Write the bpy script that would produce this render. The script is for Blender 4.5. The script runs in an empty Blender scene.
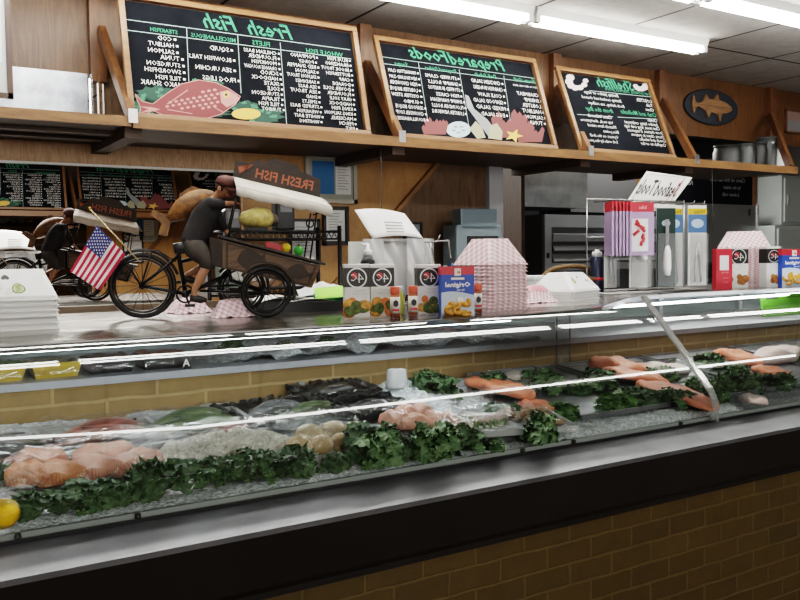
import bpy, bmesh, random
from math import *
from mathutils import Vector, Matrix, Euler, noise as mnoise

SC = bpy.context.scene
COL = SC.collection
V = Vector
# ------------------------------------------------------------------ camera
FPX = 852.0
PIT, YAW, ROL, CZ = radians(2.858), radians(32.121), radians(-.733), 1.48
FW = V((sin(YAW)*cos(PIT), cos(YAW)*cos(PIT), -sin(PIT)))
r0 = V((cos(YAW), -sin(YAW), 0)); u0 = r0.cross(FW)
RT = cos(ROL)*r0 + sin(ROL)*u0; UP = -sin(ROL)*r0 + cos(ROL)*u0
cam = bpy.data.cameras.new('camera'); co = bpy.data.objects.new('camera', cam); COL.objects.link(co)
cam.sensor_width = 36; cam.lens = 36*FPX/800; cam.clip_start = .02
m = Matrix((RT, UP, -FW)).transposed().to_4x4(); m.translation = V((0, 0, CZ)); co.matrix_world = m
SC.camera = co

def P(x, y, X=None, Y=None, Z=None):
    d = FW + (x-400)/FPX*RT - (y-300)/FPX*UP
    t = X/d.x if X is not None else Y/d.y if Y is not None else (Z-CZ)/d.z
    return V((t*d.x, t*d.y, CZ+t*d.z))

# ------------------------------------------------------------------ materials
MATS = {}
def nd(nt, kind, **kw):
    n = nt.nodes.new(kind)
    for k, v in kw.items():
        if k in n.inputs.keys(): n.inputs[k].default_value = v
        else: setattr(n, k, v)
    return n
def M(name, col, rough=.5, metal=0., noise=None, bump=None, emit=0., spec=.5, sub=0., coat=0., stretch=(1, 1, 1), col2=None, alpha=1., trans=0.):
    if name in MATS: return MATS[name]
    mt = bpy.data.materials.new(name); mt.use_nodes = True; nt = mt.node_tree; b = nt.nodes['Principled BSDF']; L = nt.links.new
    c = (*col, 1)
    b.inputs['Base Color'].default_value = c; b.inputs['Roughness'].default_value = rough; b.inputs['Metallic'].default_value = metal
    b.inputs['Specular IOR Level'].default_value = spec; b.inputs['Coat Weight'].default_value = coat
    if trans: b.inputs['Transmission Weight'].default_value = trans
    if alpha < 1: b.inputs['Alpha'].default_value = alpha
    if sub: b.inputs['Subsurface Weight'].default_value = sub; b.inputs['Subsurface Scale'].default_value = .01
    if emit: b.inputs['Emission Color'].default_value = c; b.inputs['Emission Strength'].default_value = emit
    if noise or bump:
        tc = nd(nt, 'ShaderNodeTexCoord'); mp = nd(nt, 'ShaderNodeMapping', Scale=stretch); L(tc.outputs['Object'], mp.inputs['Vector'])
    if noise:
        n = nd(nt, 'ShaderNodeTexNoise', Scale=noise[0], Detail=6., Roughness=.6); L(mp.outputs[0], n.inputs['Vector'])
        cr = nd(nt, 'ShaderNodeValToRGB'); L(n.outputs['Fac'], cr.inputs['Fac'])
        k = noise[1]; d2 = (*col2, 1) if col2 else (*[max(0, x*(1-k)) for x in col], 1)
        e = cr.color_ramp.elements; e[0].position = .35; e[1].position = .65; e[0].color = d2; e[1].color = c if col2 else (*[min(1, x*(1+k*.6)) for x in col], 1)
        L(cr.outputs['Color'], b.inputs['Base Color'])
    if bump:
        n = nd(nt, 'ShaderNodeTexNoise', Scale=bump[0], Detail=4.); L(mp.outputs[0], n.inputs['Vector'])
        bp = nd(nt, 'ShaderNodeBump', Strength=bump[1], Distance=bump[2] if len(bump) > 2 else .01); L(n.outputs['Fac'], bp.inputs['Height']); L(bp.outputs[0], b.inputs['Normal'])
    MATS[name] = mt; return mt
def wood(name, c1, c2, stretch, scale=6., rough=.45, dist=2.5, fine=90.):
    mt = bpy.data.materials.new(name); mt.use_nodes = True; nt = mt.node_tree; b = nt.nodes['Principled BSDF']; L = nt.links.new
    tc = nd(nt, 'ShaderNodeTexCoord'); mp = nd(nt, 'ShaderNodeMapping', Scale=stretch); L(tc.outputs['Object'], mp.inputs['Vector'])
    n = nd(nt, 'ShaderNodeTexNoise', Scale=scale, Detail=5., Roughness=.62, Distortion=dist); L(mp.outputs[0], n.inputs['Vector'])
    cr = nd(nt, 'ShaderNodeValToRGB'); e = cr.color_ramp.elements; e[0].position = .32; e[1].position = .68; e[0].color = (*c2, 1); e[1].color = (*c1, 1)
    L(n.outputs['Fac'], cr.inputs['Fac'])
    n2 = nd(nt, 'ShaderNodeTexNoise', Scale=fine, Detail=2.); L(mp.outputs[0], n2.inputs['Vector'])
    mx = nd(nt, 'ShaderNodeMix', data_type='RGBA', blend_type='MULTIPLY'); mx.inputs[0].default_value = .45
    L(cr.outputs[0], mx.inputs[6]); L(n2.outputs['Fac'], mx.inputs[7]); 
    L(mx.outputs[2], b.inputs['Base Color']); b.inputs['Roughness'].default_value = rough
    MATS[name] = mt; return mt
def brick(name, c1, c2, mortar, w, h, axes=(0, 2), ms=.006, bump=.4, rough=.45, offs=.5, shift=(0, 0)):
    mt = bpy.data.materials.new(name); mt.use_nodes = True; nt = mt.node_tree; b = nt.nodes['Principled BSDF']; L = nt.links.new
    tc = nd(nt, 'ShaderNodeTexCoord'); sx = nd(nt, 'ShaderNodeSeparateXYZ'); L(tc.outputs['Object'], sx.inputs[0])
    cb = nd(nt, 'ShaderNodeCombineXYZ')
    wn = nd(nt, 'ShaderNodeTexNoise', Scale=9., Detail=3.); L(tc.outputs['Object'], wn.inputs['Vector'])
    for k in (0, 1):
        a = nd(nt, 'ShaderNodeMath', operation='ADD'); a.inputs[1].default_value = shift[k]; L(sx.outputs[axes[k]], a.inputs[0])
        if bump > .3:
            q = nd(nt, 'ShaderNodeMath', operation='MULTIPLY_ADD'); q.inputs[1].default_value = .012; L(wn.outputs['Fac'], q.inputs[0]); L(a.outputs[0], q.inputs[2]); a = q
        L(a.outputs[0], cb.inputs[k])
    t = nd(nt, 'ShaderNodeTexBrick', Scale=1.); t.offset = offs
    for k, v in (('Color1', (*c1, 1)), ('Color2', (*c2, 1)), ('Mortar', (*mortar, 1)), ('Mortar Size', ms), ('Brick Width', w), ('Row Height', h), ('Mortar Smooth', .3), ('Bias', 0.)): t.inputs[k].default_value = v
    L(cb.outputs[0], t.inputs['Vector'])
    n = nd(nt, 'ShaderNodeTexNoise', Scale=14., Detail=6., Roughness=.7); L(tc.outputs['Object'], n.inputs['Vector'])
    mx = nd(nt, 'ShaderNodeMix', data_type='RGBA', blend_type='OVERLAY'); mx.inputs[0].default_value = .35
    L(t.outputs['Color'], mx.inputs[6]); L(n.outputs['Fac'], mx.inputs[7]); L(mx.outputs[2], b.inputs['Base Color'])
    ad = nd(nt, 'ShaderNodeMath', operation='MULTIPLY_ADD'); ad.inputs[1].default_value = -1.; L(t.outputs['Fac'], ad.inputs[0])
    ml = nd(nt, 'ShaderNodeMath', operation='MULTIPLY'); ml.inputs[1].default_value = .3; L(n.outputs['Fac'], ml.inputs[0]); L(ml.outputs[0], ad.inputs[2])
    bp = nd(nt, 'ShaderNodeBump', Strength=bump, Distance=.006); L(ad.outputs[0], bp.inputs['Height']); L(bp.outputs[0], b.inputs['Normal'])
    b.inputs['Roughness'].default_value = rough
    MATS[name] = mt; return mt
def film(name, tint, ior=1.45, rough=.03, base=.0, bump=None, gcol=(1, 1, 1), dens=0., fix=0.):
    """thin clear sheet: see-through plus a mirror-like coat by Fresnel"""
    mt = bpy.data.materials.new(name); mt.use_nodes = True; nt = mt.node_tree; nt.nodes.clear(); L = nt.links.new
    o = nd(nt, 'ShaderNodeOutputMaterial'); t = nd(nt, 'ShaderNodeBsdfTransparent', Color=(*tint, 1)); g = nd(nt, 'ShaderNodeBsdfGlossy', Roughness=rough, Color=(*gcol, 1))
    f = nd(nt, 'ShaderNodeFresnel', IOR=ior); mx = nd(nt, 'ShaderNodeMixShader')
    ad = nd(nt, 'ShaderNodeMath', operation='ADD', use_clamp=True); ad.inputs[1].default_value = base; L(f.outputs[0], ad.inputs[0]); L(ad.outputs[0], mx.inputs[0])
    if fix: nt.links.remove(mx.inputs[0].links[0]); mx.inputs[0].default_value = fix
    src = t.outputs[0]
    if dens:
        df = nd(nt, 'ShaderNodeBsdfDiffuse', Color=(.85, .87, .88, 1)); m2 = nd(nt, 'ShaderNodeMixShader'); m2.inputs[0].default_value = dens
        L(t.outputs[0], m2.inputs[1]); L(df.outputs[0], m2.inputs[2]); src = m2.outputs[0]
    L(src, mx.inputs[1]); L(g.outputs[0], mx.inputs[2]); L(mx.outputs[0], o.inputs[0])
    if bump:
        tc = nd(nt, 'ShaderNodeTexCoord'); n = nd(nt, 'ShaderNodeTexNoise', Scale=bump[0], Detail=4., Distortion=1.5); L(tc.outputs['Object'], n.inputs['Vector'])
        bp = nd(nt, 'ShaderNodeBump', Strength=bump[1], Distance=.02); L(n.outputs['Fac'], bp.inputs['Height']); L(bp.outputs[0], g.inputs['Normal']); L(bp.outputs[0], f.inputs['Normal'])
    MATS[name] = mt; return mt
def gingham(name, c, size=.012):
    mt = bpy.data.materials.new(name); mt.use_nodes = True; nt = mt.node_tree; b = nt.nodes['Principled BSDF']; L = nt.links.new
    tc = nd(nt, 'ShaderNodeTexCoord'); s = nd(nt, 'ShaderNodeSeparateXYZ'); L(tc.outputs['Object'], s.inputs[0])
    def comb(kx, ky, kz):
        d = nd(nt, 'ShaderNodeVectorMath', operation='DOT_PRODUCT'); L(tc.outputs['Object'], d.inputs[0]); d.inputs[1].default_value = (kx/size, ky/size, kz/size)
        w = nd(nt, 'ShaderNodeMath', operation='PINGPONG'); w.inputs[1].default_value = .5; L(d.outputs['Value'], w.inputs[0])
        q = nd(nt, 'ShaderNodeMath', operation='GREATER_THAN'); q.inputs[1].default_value = .25; L(w.outputs[0], q.inputs[0]); return q
    a, c2 = comb(.5, -.5, 0), comb(.35, .35, .5)
    ad = nd(nt, 'ShaderNodeMath', operation='ADD'); L(a.outputs[0], ad.inputs[0]); L(c2.outputs[0], ad.inputs[1])
    dv = nd(nt, 'ShaderNodeMath', operation='MULTIPLY'); dv.inputs[1].default_value = .5; L(ad.outputs[0], dv.inputs[0])
    mx = nd(nt, 'ShaderNodeMix', data_type='RGBA'); mx.inputs[6].default_value = (.84, .78, .78, 1); mx.inputs[7].default_value = (*c, 1); L(dv.outputs[0], mx.inputs[0])
    L(mx.outputs[2], b.inputs['Base Color']); b.inputs['Roughness'].default_value = .6
    MATS[name] = mt; return mt

oak = wood('oak', (.33, .165, .062), (.19, .085, .03), (1, 1, 7), 4., .4)
oak_v = wood('oak_vertical', (.19, .09, .032), (.1, .044, .015), (5, 5, .8), 4., .4)
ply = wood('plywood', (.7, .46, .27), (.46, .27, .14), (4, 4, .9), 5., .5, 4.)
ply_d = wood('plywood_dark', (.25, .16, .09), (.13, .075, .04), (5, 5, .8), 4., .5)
pale_ply = wood('plywood_smooth', (.58, .33, .125), (.44, .235, .085), (2.5, 2.5, .8), 2.5, .4, 1.5)
frame_w = wood('board_frame_wood', (.24, .115, .042), (.15, .068, .024), (1, 8, 8), 4., .4, 1.)
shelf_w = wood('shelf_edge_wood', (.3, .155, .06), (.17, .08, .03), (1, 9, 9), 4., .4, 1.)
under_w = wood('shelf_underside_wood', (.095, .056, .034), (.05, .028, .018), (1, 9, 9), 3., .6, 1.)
brace_w = wood('brace_wood', (.22, .1, .04), (.12, .05, .02), (6, 6, 1), 4., .4, 1.)
tan_brick = brick('tan_brick', (.245, .16, .066), (.205, .132, .053), (.31, .225, .11), .32, .105, ms=.006)
front_brick = brick('ochre_painted_brick', (.085, .055, .014), (.07, .045, .011), (.115, .08, .026), .18, .068, ms=.005, bump=.7, rough=.35)
tile_c = brick('ceiling_tile', (.42, .4, .375), (.4, .38, .355), (.03, .027, .024), .7, .72, axes=(0, 1), ms=.011, bump=.1, rough=.9, offs=0., shift=(-2.25+1.4, -3.47+3.6))
steel = M('brushed_steel', (.62, .62, .63), .28, 1., bump=(60, .05), stretch=(.05, 1, 1))
deck_steel = M('worn_deck_steel', (.55, .52, .49), .2, 1., noise=(7, .35), bump=(9, .25, .02), stretch=(.5, 2, 1))
ledge_steel = M('ledge_steel', (.13, .134, .143), .4, .5, noise=(6, .2), bump=(30, .06))
grey_metal = M('grey_painted_metal', (.33, .34, .35), .4, .3)
white_metal = M('white_enamel', (.72, .72, .7), .35)
dark_panel = M('dark_bumper', (.013, .0095, .008), .45, noise=(3, .3), spec=.3)
black = M('black_plastic', (.012, .012, .013), .4)
black_iron = M('black_iron', (.015, .014, .014), .38, .6)
white_p = M('white_paper', (.78, .78, .77), .6)
slate = M('chalkboard_slate', (.007, .008, .0105), .8, spec=.06, noise=(5, .35))
glass = film('clear_glass', (.93, .965, .95), 1.52, .015, .0)

# ------------------------------------------------------------------ mesh builder
class MB:
    def __init__(s): s.bm = bmesh.new(); s.mi = 0
    def _new(s, vs, fs, smooth=False):
        bv = [s.bm.verts.new(v) for v in vs]; out = []
        for f in fs:
            try:
                q = s.bm.faces.new([bv[i] for i in f]); q.material_index = s.mi; q.smooth = smooth; out.append(q)
            except ValueError: pass
        return bv
    def mat(s, i): s.mi = i; return s
    def box(s, c, d, rot=None, taper=1.):
        x, y, z = d[0]/2, d[1]/2, d[2]/2; R = rot.to_matrix() if isinstance(rot, Euler) else rot
        vs = [V((sx*x*(taper if sz > 0 else 1), sy*y*(taper if sz > 0 else 1), sz*z)) for sz in (-1, 1) for sx, sy in ((-1, -1), (1, -1), (1, 1), (-1, 1))]
        if R: vs = [R @ v for v in vs]
        s._new([v+V(c) for v in vs], [(3, 2, 1, 0), (4, 5, 6, 7), (0, 1, 5, 4), (1, 2, 6, 5), (2, 3, 7, 6), (3, 0, 4, 7)]); return s
    def b2(s, a, b): a, b = V(a), V(b); return s.box((a+b)/2, [abs(q) for q in (b-a)])
    def bar(s, p, q, w, h=None, up=(0, 0, 1)):
        p, q = V(p), V(q); d = (q-p); L = d.length; d.normalize(); up = V(up)
        if abs(d.dot(up)) > .99: up = V((1, 0, 0))
        sd = d.cross(up).normalized(); u = sd.cross(d); h = h or w
        R = Matrix((sd, d, u)).transposed(); return s.box((p+q)/2, (w, L, h), R)
    def tube(s, pts, r, n=8, cap=True, smooth=True, closed=False):
        pts = [V(p) for p in pts]; N = len(pts); rs = r if isinstance(r, (list, tuple)) else [r]*N; rings = []; prev = None
        for i, p in enumerate(pts):
            if closed: t = pts[(i+1) % N]-pts[i-1]
            else: t = pts[min(i+1, N-1)]-pts[max(i-1, 0)]
            t.normalize()
            if prev is None: a = t.orthogonal().normalized()
            else: a = (prev-t*prev.dot(t)); a = a.normalized() if a.length > 1e-6 else t.orthogonal().normalized()
            prev = a; b = t.cross(a)
            rings.append([p+(a*cos(2*pi*k/n)+b*sin(2*pi*k/n))*rs[i] for k in range(n)])
        vs = [v for q in rings for v in q]; fs = []
        for i in range(N if closed else N-1):
            j = (i+1) % N
            for k in range(n): fs.append((i*n+k, i*n+(k+1) % n, j*n+(k+1) % n, j*n+k))
        if cap and not closed: fs += [tuple(range(n-1, -1, -1)), tuple((N-1)*n+k for k in range(n))]
        s._new(vs, fs, smooth); return s
    def lathe(s, prof, n=24, loc=(0, 0, 0), R=None, smooth=True):
        vs = []; fs = []
        for (r, z) in prof:
            for k in range(n):
                v = V((r*cos(2*pi*k/n), r*sin(2*pi*k/n), z)); vs.append((R @ v if R else v)+V(loc))
        for i in range(len(prof)-1):
            for k in range(n): fs.append((i*n+k, i*n+(k+1) % n, (i+1)*n+(k+1) % n, (i+1)*n+k))
        fs += [tuple(range(n-1, -1, -1)), tuple((len(prof)-1)*n+k for k in range(n))]
        s._new(vs, fs, smooth); return s
    def ell(s, c, d, R=None, n=12, m_=8):
        prof = [(max(1e-4, sin(pi*i/m_)), -cos(pi*i/m_)) for i in range(m_+1)]; vs = []
        for (r, z) in prof:
            for k in range(n):
                v = V((r*cos(2*pi*k/n)*d[0], r*sin(2*pi*k/n)*d[1], z*d[2])); vs.append((R @ v if R else v)+V(c))
        fs = [(i*n+k, i*n+(k+1) % n, (i+1)*n+(k+1) % n, (i+1)*n+k) for i in range(m_) for k in range(n)]
        s._new(vs, fs, True); return s
    def poly(s, pts, ex=None):
        pts = [V(p) for p in pts]; n = len(pts)
        if ex is None: s._new(pts, [tuple(range(n))]); return s
        ex = V(ex); s._new(pts+[p+ex for p in pts], [tuple(range(n-1, -1, -1)), tuple(range(n, 2*n))]+[(i, (i+1) % n, n+(i+1) % n, n+i) for i in range(n)]); return s
    def grid(s, f, nu, nv, smooth=True, wrap=False):
        vs = [V(f(i/nu, j/nv)) for j in range(nv+1) for i in range(nu+1)]; w = nu+1
        s._new(vs, [(j*w+i, j*w+i+1, (j+1)*w+i+1, (j+1)*w+i) for j in range(nv) for i in range(nu)], smooth); return s
    def put(s, name, mats, parent=None, loc=None, bevel=0, weld=False, label=None, solid=0, sub=0, recalc=True):
        if weld: bmesh.ops.remove_doubles(s.bm, verts=s.bm.verts, dist=1e-5)
        if recalc: bmesh.ops.recalc_face_normals(s.bm, faces=s.bm.faces)
        me = bpy.data.meshes.new(name); s.bm.to_mesh(me); s.bm.free()
        for q in (mats if isinstance(mats, (list, tuple)) else [mats]): me.materials.append(q)
        o = bpy.data.objects.new(name, me); COL.objects.link(o)
        if parent: o.parent = parent
        if loc: o.location = loc
        if solid: q = o.modifiers.new('t', 'SOLIDIFY'); q.thickness = solid; q.offset = 0
        if bevel: q = o.modifiers.new('b', 'BEVEL'); q.width = bevel; q.segments = 2; q.limit_method = 'ANGLE'
        if sub: q = o.modifiers.new('s', 'SUBSURF'); q.levels = sub; q.render_levels = sub
        if label: o['label'] = label
        return o
def tag(o, label, cat, group=None, kind=None):
    o['label'] = label; o['category'] = cat
    if group: o['group'] = group
    if kind: o['kind'] = kind
    return o
def thing(name, label, cat, loc=(0, 0, 0), rz=0., group=None):
    o = bpy.data.objects.new(name, None); COL.objects.link(o); o.location = loc; o.rotation_euler = (0, 0, rz); o.empty_display_size = .02
    return tag(o, label, cat, group)
def struct(o): o['kind'] = 'structure'; return o
def dup(o, label=None, loc=None, rz=None, parent=None, scale=None):
    c = o.copy(); COL.objects.link(c)
    if parent: c.parent = parent
    if label: c['label'] = label
    if loc is not None: c.location = loc
    if rz is not None: c.rotation_euler = (0, 0, rz)
    if scale: c.scale = (scale,)*3
    for ch in list(o.children): dup(ch, parent=c)
    return c
ORD = ['topmost', 'second from the top', 'third from the top', 'fourth from the top', 'fifth from the top', 'sixth from the top', 'seventh from the top', 'eighth from the top', 'ninth from the top', 'tenth from the top', 'eleventh from the top', 'twelfth from the top', 'thirteenth from the top', 'fourteenth from the top', 'fifteenth from the top', 'sixteenth from the top']
# lettering: the photograph shows the shop through a wall mirror, so writing stands reversed
_TX = {}
def text_geo(t, shear=0., bold=0.):
    k = (t, shear, bold)
    if k in _TX: return _TX[k]
    c = bpy.data.curves.new('tx', 'FONT'); c.body = t; c.size = 1; c.resolution_u = 1; c.shear = shear; c.offset = bold; c.align_x = 'LEFT'
    o = bpy.data.objects.new('tx', c); COL.objects.link(o); dg = bpy.context.evaluated_depsgraph_get(); dg.update()
    me = o.evaluated_get(dg).to_mesh()
    r = ([v.co.copy() for v in me.vertices], [tuple(p.vertices) for p in me.polygons])
    o.evaluated_get(dg).to_mesh_clear(); bpy.data.objects.remove(o); bpy.data.curves.remove(c)
    _TX[k] = r; return r
def letter(mb, t, o, u, v, size, anchor='l', shear=0., bold=0., mirror=True, width=None):
    """text t at o; u = direction of photo-right on the sheet, v = up. anchor l: the reading starts at o (photo-right end when mirrored)"""
    vs, fs = text_geo(t, shear, bold)
    if not vs: return
    w = max(p.x for p in vs); sx = size if width is None else width/w
    off = {'l': 0, 'c': -w/2, 'r': -w}[anchor]; sg = -1 if mirror else 1; u, v, o = V(u), V(v), V(o)
    mb._new([o+u*(sg*(p.x+off)*sx)+v*(p.y*size) for p in vs], fs)
# ================================================================== ROOM
W, CEIL = 4.1, 2.746
def wallbox(name, a, b, mt): return struct(MB().b2(a, b).put(name, mt))
wallbox('floor', (-4, -3, -.05), (10, 14.6, 0), M('floor_tile', (.25, .22, .19), .4, noise=(4, .3)))
wallbox('ceiling', (-4, -3, CEIL), (10, 14.6, CEIL+.05), tile_c)
wallbox('wall_back', (-1.5, W, 2.325), (6.9, W+.03, CEIL), oak_v)
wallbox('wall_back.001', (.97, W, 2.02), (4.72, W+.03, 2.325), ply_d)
# plywood strip above the mirrored opening, and the wall to its right, cut along the stair slope
mb = MB(); mb.b2((-1.5, W, 1.925), (1.64, W+.03, 2.06)); mb.put('wall_back.002', ply)['kind'] = 'structure'
mb = MB(); mb.poly([(1.64, W, .0), (2.16, W, .0), (2.16, W, 1.352), (2.86, W, 2.05), (1.64, W, 2.05)], (0, .03, 0)); struct(mb.put('wall_back.003', pale_ply))
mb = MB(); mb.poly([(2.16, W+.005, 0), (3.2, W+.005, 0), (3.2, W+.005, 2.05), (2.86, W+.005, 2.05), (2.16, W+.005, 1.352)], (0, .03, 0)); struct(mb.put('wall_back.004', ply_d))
mb = MB(); mb.bar((2.05, W-.012, 1.243), (2.87, W-.012, 2.06), .022, .035, up=(0, 1, 0)); struct(mb.put('trim_1', wood('stair_trim_wood', (.4, .22, .08), (.3, .15, .05), (3, 3, 3))))
mb = MB(); mb.b2((-1.5, W-.008, 1.917), (1.64, W+.02, 1.927)); struct(mb.put('trim_2', white_metal))
wallbox('wall_post', (3.2, W-.03, 0), (3.305, W+.07, 2.05), M('painted_post', (.45, .47, .49), .45))
# kitchen behind on the right
wallbox('wall_kitchen', (3.7, 6.4, 0), (10, 6.45, CEIL), M('kitchen_wall', (.1, .1, .105), .5))
wallbox('wall_right', (8.9, 1.5, 0), (8.95, 9.5, CEIL), M('side_wall', (.3, .29, .27), .6))
wallbox('wall_left', (-2.4, -3, 0), (-2.35, 14.5, CEIL), M('left_wall', (.3, .2, .12), .6))
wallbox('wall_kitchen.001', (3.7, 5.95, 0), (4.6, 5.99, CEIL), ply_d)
wallbox('wall_front', (-4, -3.05, 0), (10, -3, CEIL), M('front_wall', (.3, .27, .24), .7))
# room seen in the mirror behind the counter: walls of the continuing shop
wallbox('wall_far', (-2.4, 14.4, 0), (4, 14.45, CEIL), pale_ply)
wallbox('wall_far.001', (3.6, 4.25, 0), (3.63, 10.2, CEIL), wood('dark_side_wood', (.1, .058, .032), (.06, .034, .02), (5, 5, .8)))
wallbox('floor.001', (-2, 4.15, 0), (3, 14.4, .01), M('mirror_floor', (.2, .17, .14), .5))

# ================================================================== DISPLAY CASE
XL, XR = -.75, 7.2
case = thing('display_case', 'long refrigerated seafood display case with brick base and curved glass front', 'display case', (2, 2.4, 0))
def cput(mb, name, mats, **k):
    o = mb.put(name, mats, case, **k); o.location = (-2, -2.4, 0); return o
cput(MB().b2((XL, 1.9, 0), (XR, 3.2, .655)), 'brick_base', front_brick)
mb = MB()
mb.poly([(XL, 1.826, .848), (XL, 1.862, .7), (XL, 1.9, .672), (XL, 1.9, .64), (XL, 2.0, .64), (XL, 2.0, .85)], (XR-XL, 0, 0)); cput(mb, 'bumper_panel', dark_panel)
mb = MB(); mb.poly([(XL, 1.822, .838), (XL, 1.822, .851), (XL, 1.835, .855), (XL, 1.957, .884), (XL, 2.0, .884), (XL, 2.0, .838)], (XR-XL, 0, 0)); cput(mb, 'steel_ledge', ledge_steel)
cput(MB().b2((XL, 1.946, .8835), (XR, 1.953, .8905)), 'glass_gasket', black)
cput(MB().b2((XL, 1.972, .884), (XR, 1.982, .898)), 'inner_curb', M('pale_curb', (.33, .35, .34), .5))
cput(MB().b2((XL, 2.0, .8), (XR, 3.4, .86)), 'tub_floor', grey_metal)
cput(MB().b2((XL, 2.75, .84), (XR, 2.78, 1.097)), 'back_riser', tan_brick)
cput(MB().b2((XL, 2.742, 1.095), (XR, 3.5, 1.118)), 'rear_shelf', M('shelf_grey', (.4, .4, .42), .45, .2))
prof = [(1.951, .886), (1.951, .967), (1.9535, .976), (1.96, .985), (2.0, 1.027), (2.05, 1.082), (2.1, 1.134), (2.14, 1.173), (2.17, 1.199), (2.2, 1.2205), (2.235, 1.2425), (2.265, 1.259), (2.31, 1.277), (2.38, 1.291)]
def gl(x0, x1):
    mb = MB(); n = len(prof)-1
    # smooth the listed profile so that reflections run clean
    pp = []
    for i in range(n):
        a, b, c, d = prof[max(i-1, 0)], prof[i], prof[i+1], prof[min(i+2, n)]
        for q in range(4):
            t = q/4; pp.append(tuple(.5*((2*b[k])+(-a[k]+c[k])*t+(2*a[k]-5*b[k]+4*c[k]-d[k])*t*t+(-a[k]+3*b[k]-3*c[k]+d[k])*t**3) for k in (0, 1)))
    pp.append(prof[-1]); N = len(pp)-1
    mb.grid(lambda u, v: (x0+(x1-x0)*u, *pp[round(v*N)]), 1, N); return mb
cput(gl(XL, 2.523), 'front_glass', glass, recalc=True); cput(gl(2.537, XR), 'front_glass', glass)
mb = MB(); jp = [(2.53, 1.946, .886), (2.53, 1.946, .962), (2.53, 1.966, 1.0), (2.53, 2.1, 1.142), (2.53, 2.27, 1.318)]
for a, b in zip(jp, jp[1:]): mb.bar(a, b, .03, .008, up=(0, -1, 1))
cput(mb, 'glass_joint', film('acrylic_joint', (.8, .82, .78), 1.5, .12, .12, dens=.28))
mb = MB()
for x, y in ((18, 538), (138, 518), (523, 453), (681, 433), (574, 446)):
    p = P(x, y, Y=1.966); 
    m2 = MB().lathe([(.0065, 0), (.0075, .004), (.006, .012)], 10, (p.x, 1.966, .886)); cput(m2, 'glass_clip', black)
mb.bm.free()
dk = [(XL, 2.3), (.9, 2.3), (1.5, 2.3), (1.95, 2.32), (2.25, 2.37), (2.5, 2.46), (2.75, 2.62), (3.0, 2.8), (3.25, 2.93), (3.6, 3.0), (4.3, 2.98), (XR, 2.9)]
mb = MB(); mb.poly([(x, y, 1.257) for x, y in dk]+[(XR, 3.62, 1.257), (XL, 3.62, 1.257)], (0, 0, .018)); cput(mb, 'deck', deck_steel, bevel=.004)
mb = MB()
for (x0, y0), (x1, y1) in zip(dk, dk[1:]): mb.bar((x0, y0, 1.265), (x1, y1, 1.265), .01, .02)
cput(mb, 'deck_lip', M('lip_steel', (.34, .34, .34), .4, .8))
cput(MB().b2((XL, 3.6, 1.275), (1.5, 3.63, 1.3)), 'rear_lip', wood('rear_lip_wood', (.2, .14, .09), (.12, .08, .05), (1, 8, 8)))
cput(MB().b2((XL, 3.5, 1.1), (XR, 3.52, 1.26)), 'rear_panel', M('rear_panel', (.45, .5, .49), .25, .4))
for x in (1.2, 2.6, 4.0, 4.75, 5.4):
    cput(MB().b2((x, 3.47, 1.118), (x+.035, 3.5, 1.26)), 'door_rail', M('bright_rail', (.8, .82, .84), .25, .8))
cput(MB().b2((XL, 3.3, 0), (XR, 3.62, 1.09)), 'rear_cabinet', grey_metal)
# hidden glowing tubes added under the deck to brighten the case
mb = MB(); mb.tube([(2.75, 2.72, 1.246), (6.2, 3.05, 1.246)], .006, 10); cput(mb, 'case_fill', M('case_fill_soft', (.93, .98, 1), emit=26.))
mb = MB(); mb.tube([(-.6, 2.43, 1.248), (2.0, 2.43, 1.248)], .007, 10); cput(mb, 'case_fill', M('case_fill_glow', (.93, .98, 1), emit=42.))

# ================================================================== OVERHEAD SHELF
SZ, SF = 2.05, 3.47
sh = thing('overhead_shelf', 'long overhead wooden shelf on diagonal braces carrying the chalkboards', 'shelf', (2, W, SZ))
def sput(mb, name, mats, **k):
    o = mb.put(name, mats, sh, **k); o.location = (-2, -W, -SZ); return o
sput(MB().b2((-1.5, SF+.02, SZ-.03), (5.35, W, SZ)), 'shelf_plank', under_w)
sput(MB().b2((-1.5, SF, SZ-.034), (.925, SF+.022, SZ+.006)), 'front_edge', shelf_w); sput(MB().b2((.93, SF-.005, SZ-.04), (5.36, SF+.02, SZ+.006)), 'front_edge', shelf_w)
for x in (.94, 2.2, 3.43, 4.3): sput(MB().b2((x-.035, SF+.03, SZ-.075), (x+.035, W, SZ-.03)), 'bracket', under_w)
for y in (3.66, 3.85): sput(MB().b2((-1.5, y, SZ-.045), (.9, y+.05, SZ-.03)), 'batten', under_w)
for x in (.94, 2.35, 3.74, 4.71, 5.95):
    sput(MB().b2((x-.035, W-.045, 2.3), (x+.035, W, CEIL)), 'post', brace_w)
for xa, xb in ((.955, .93), (2.35, 2.2), (3.73, 3.44), (4.7, 4.33), (5.9, 5.3)):
    sput(MB().bar((xa, W-.05, 2.53), (xb, SF+.01, 2.045), .05, .032, up=(1, 0, 0)), 'brace', brace_w, bevel=.003)
for xb in (.93, 2.2, 3.44, 4.33):
    sput(MB().b2((xb-.018, SF-.008, SZ-.02), (xb+.018, SF-.003, SZ+.035)), 'steel_clip', steel)

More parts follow.
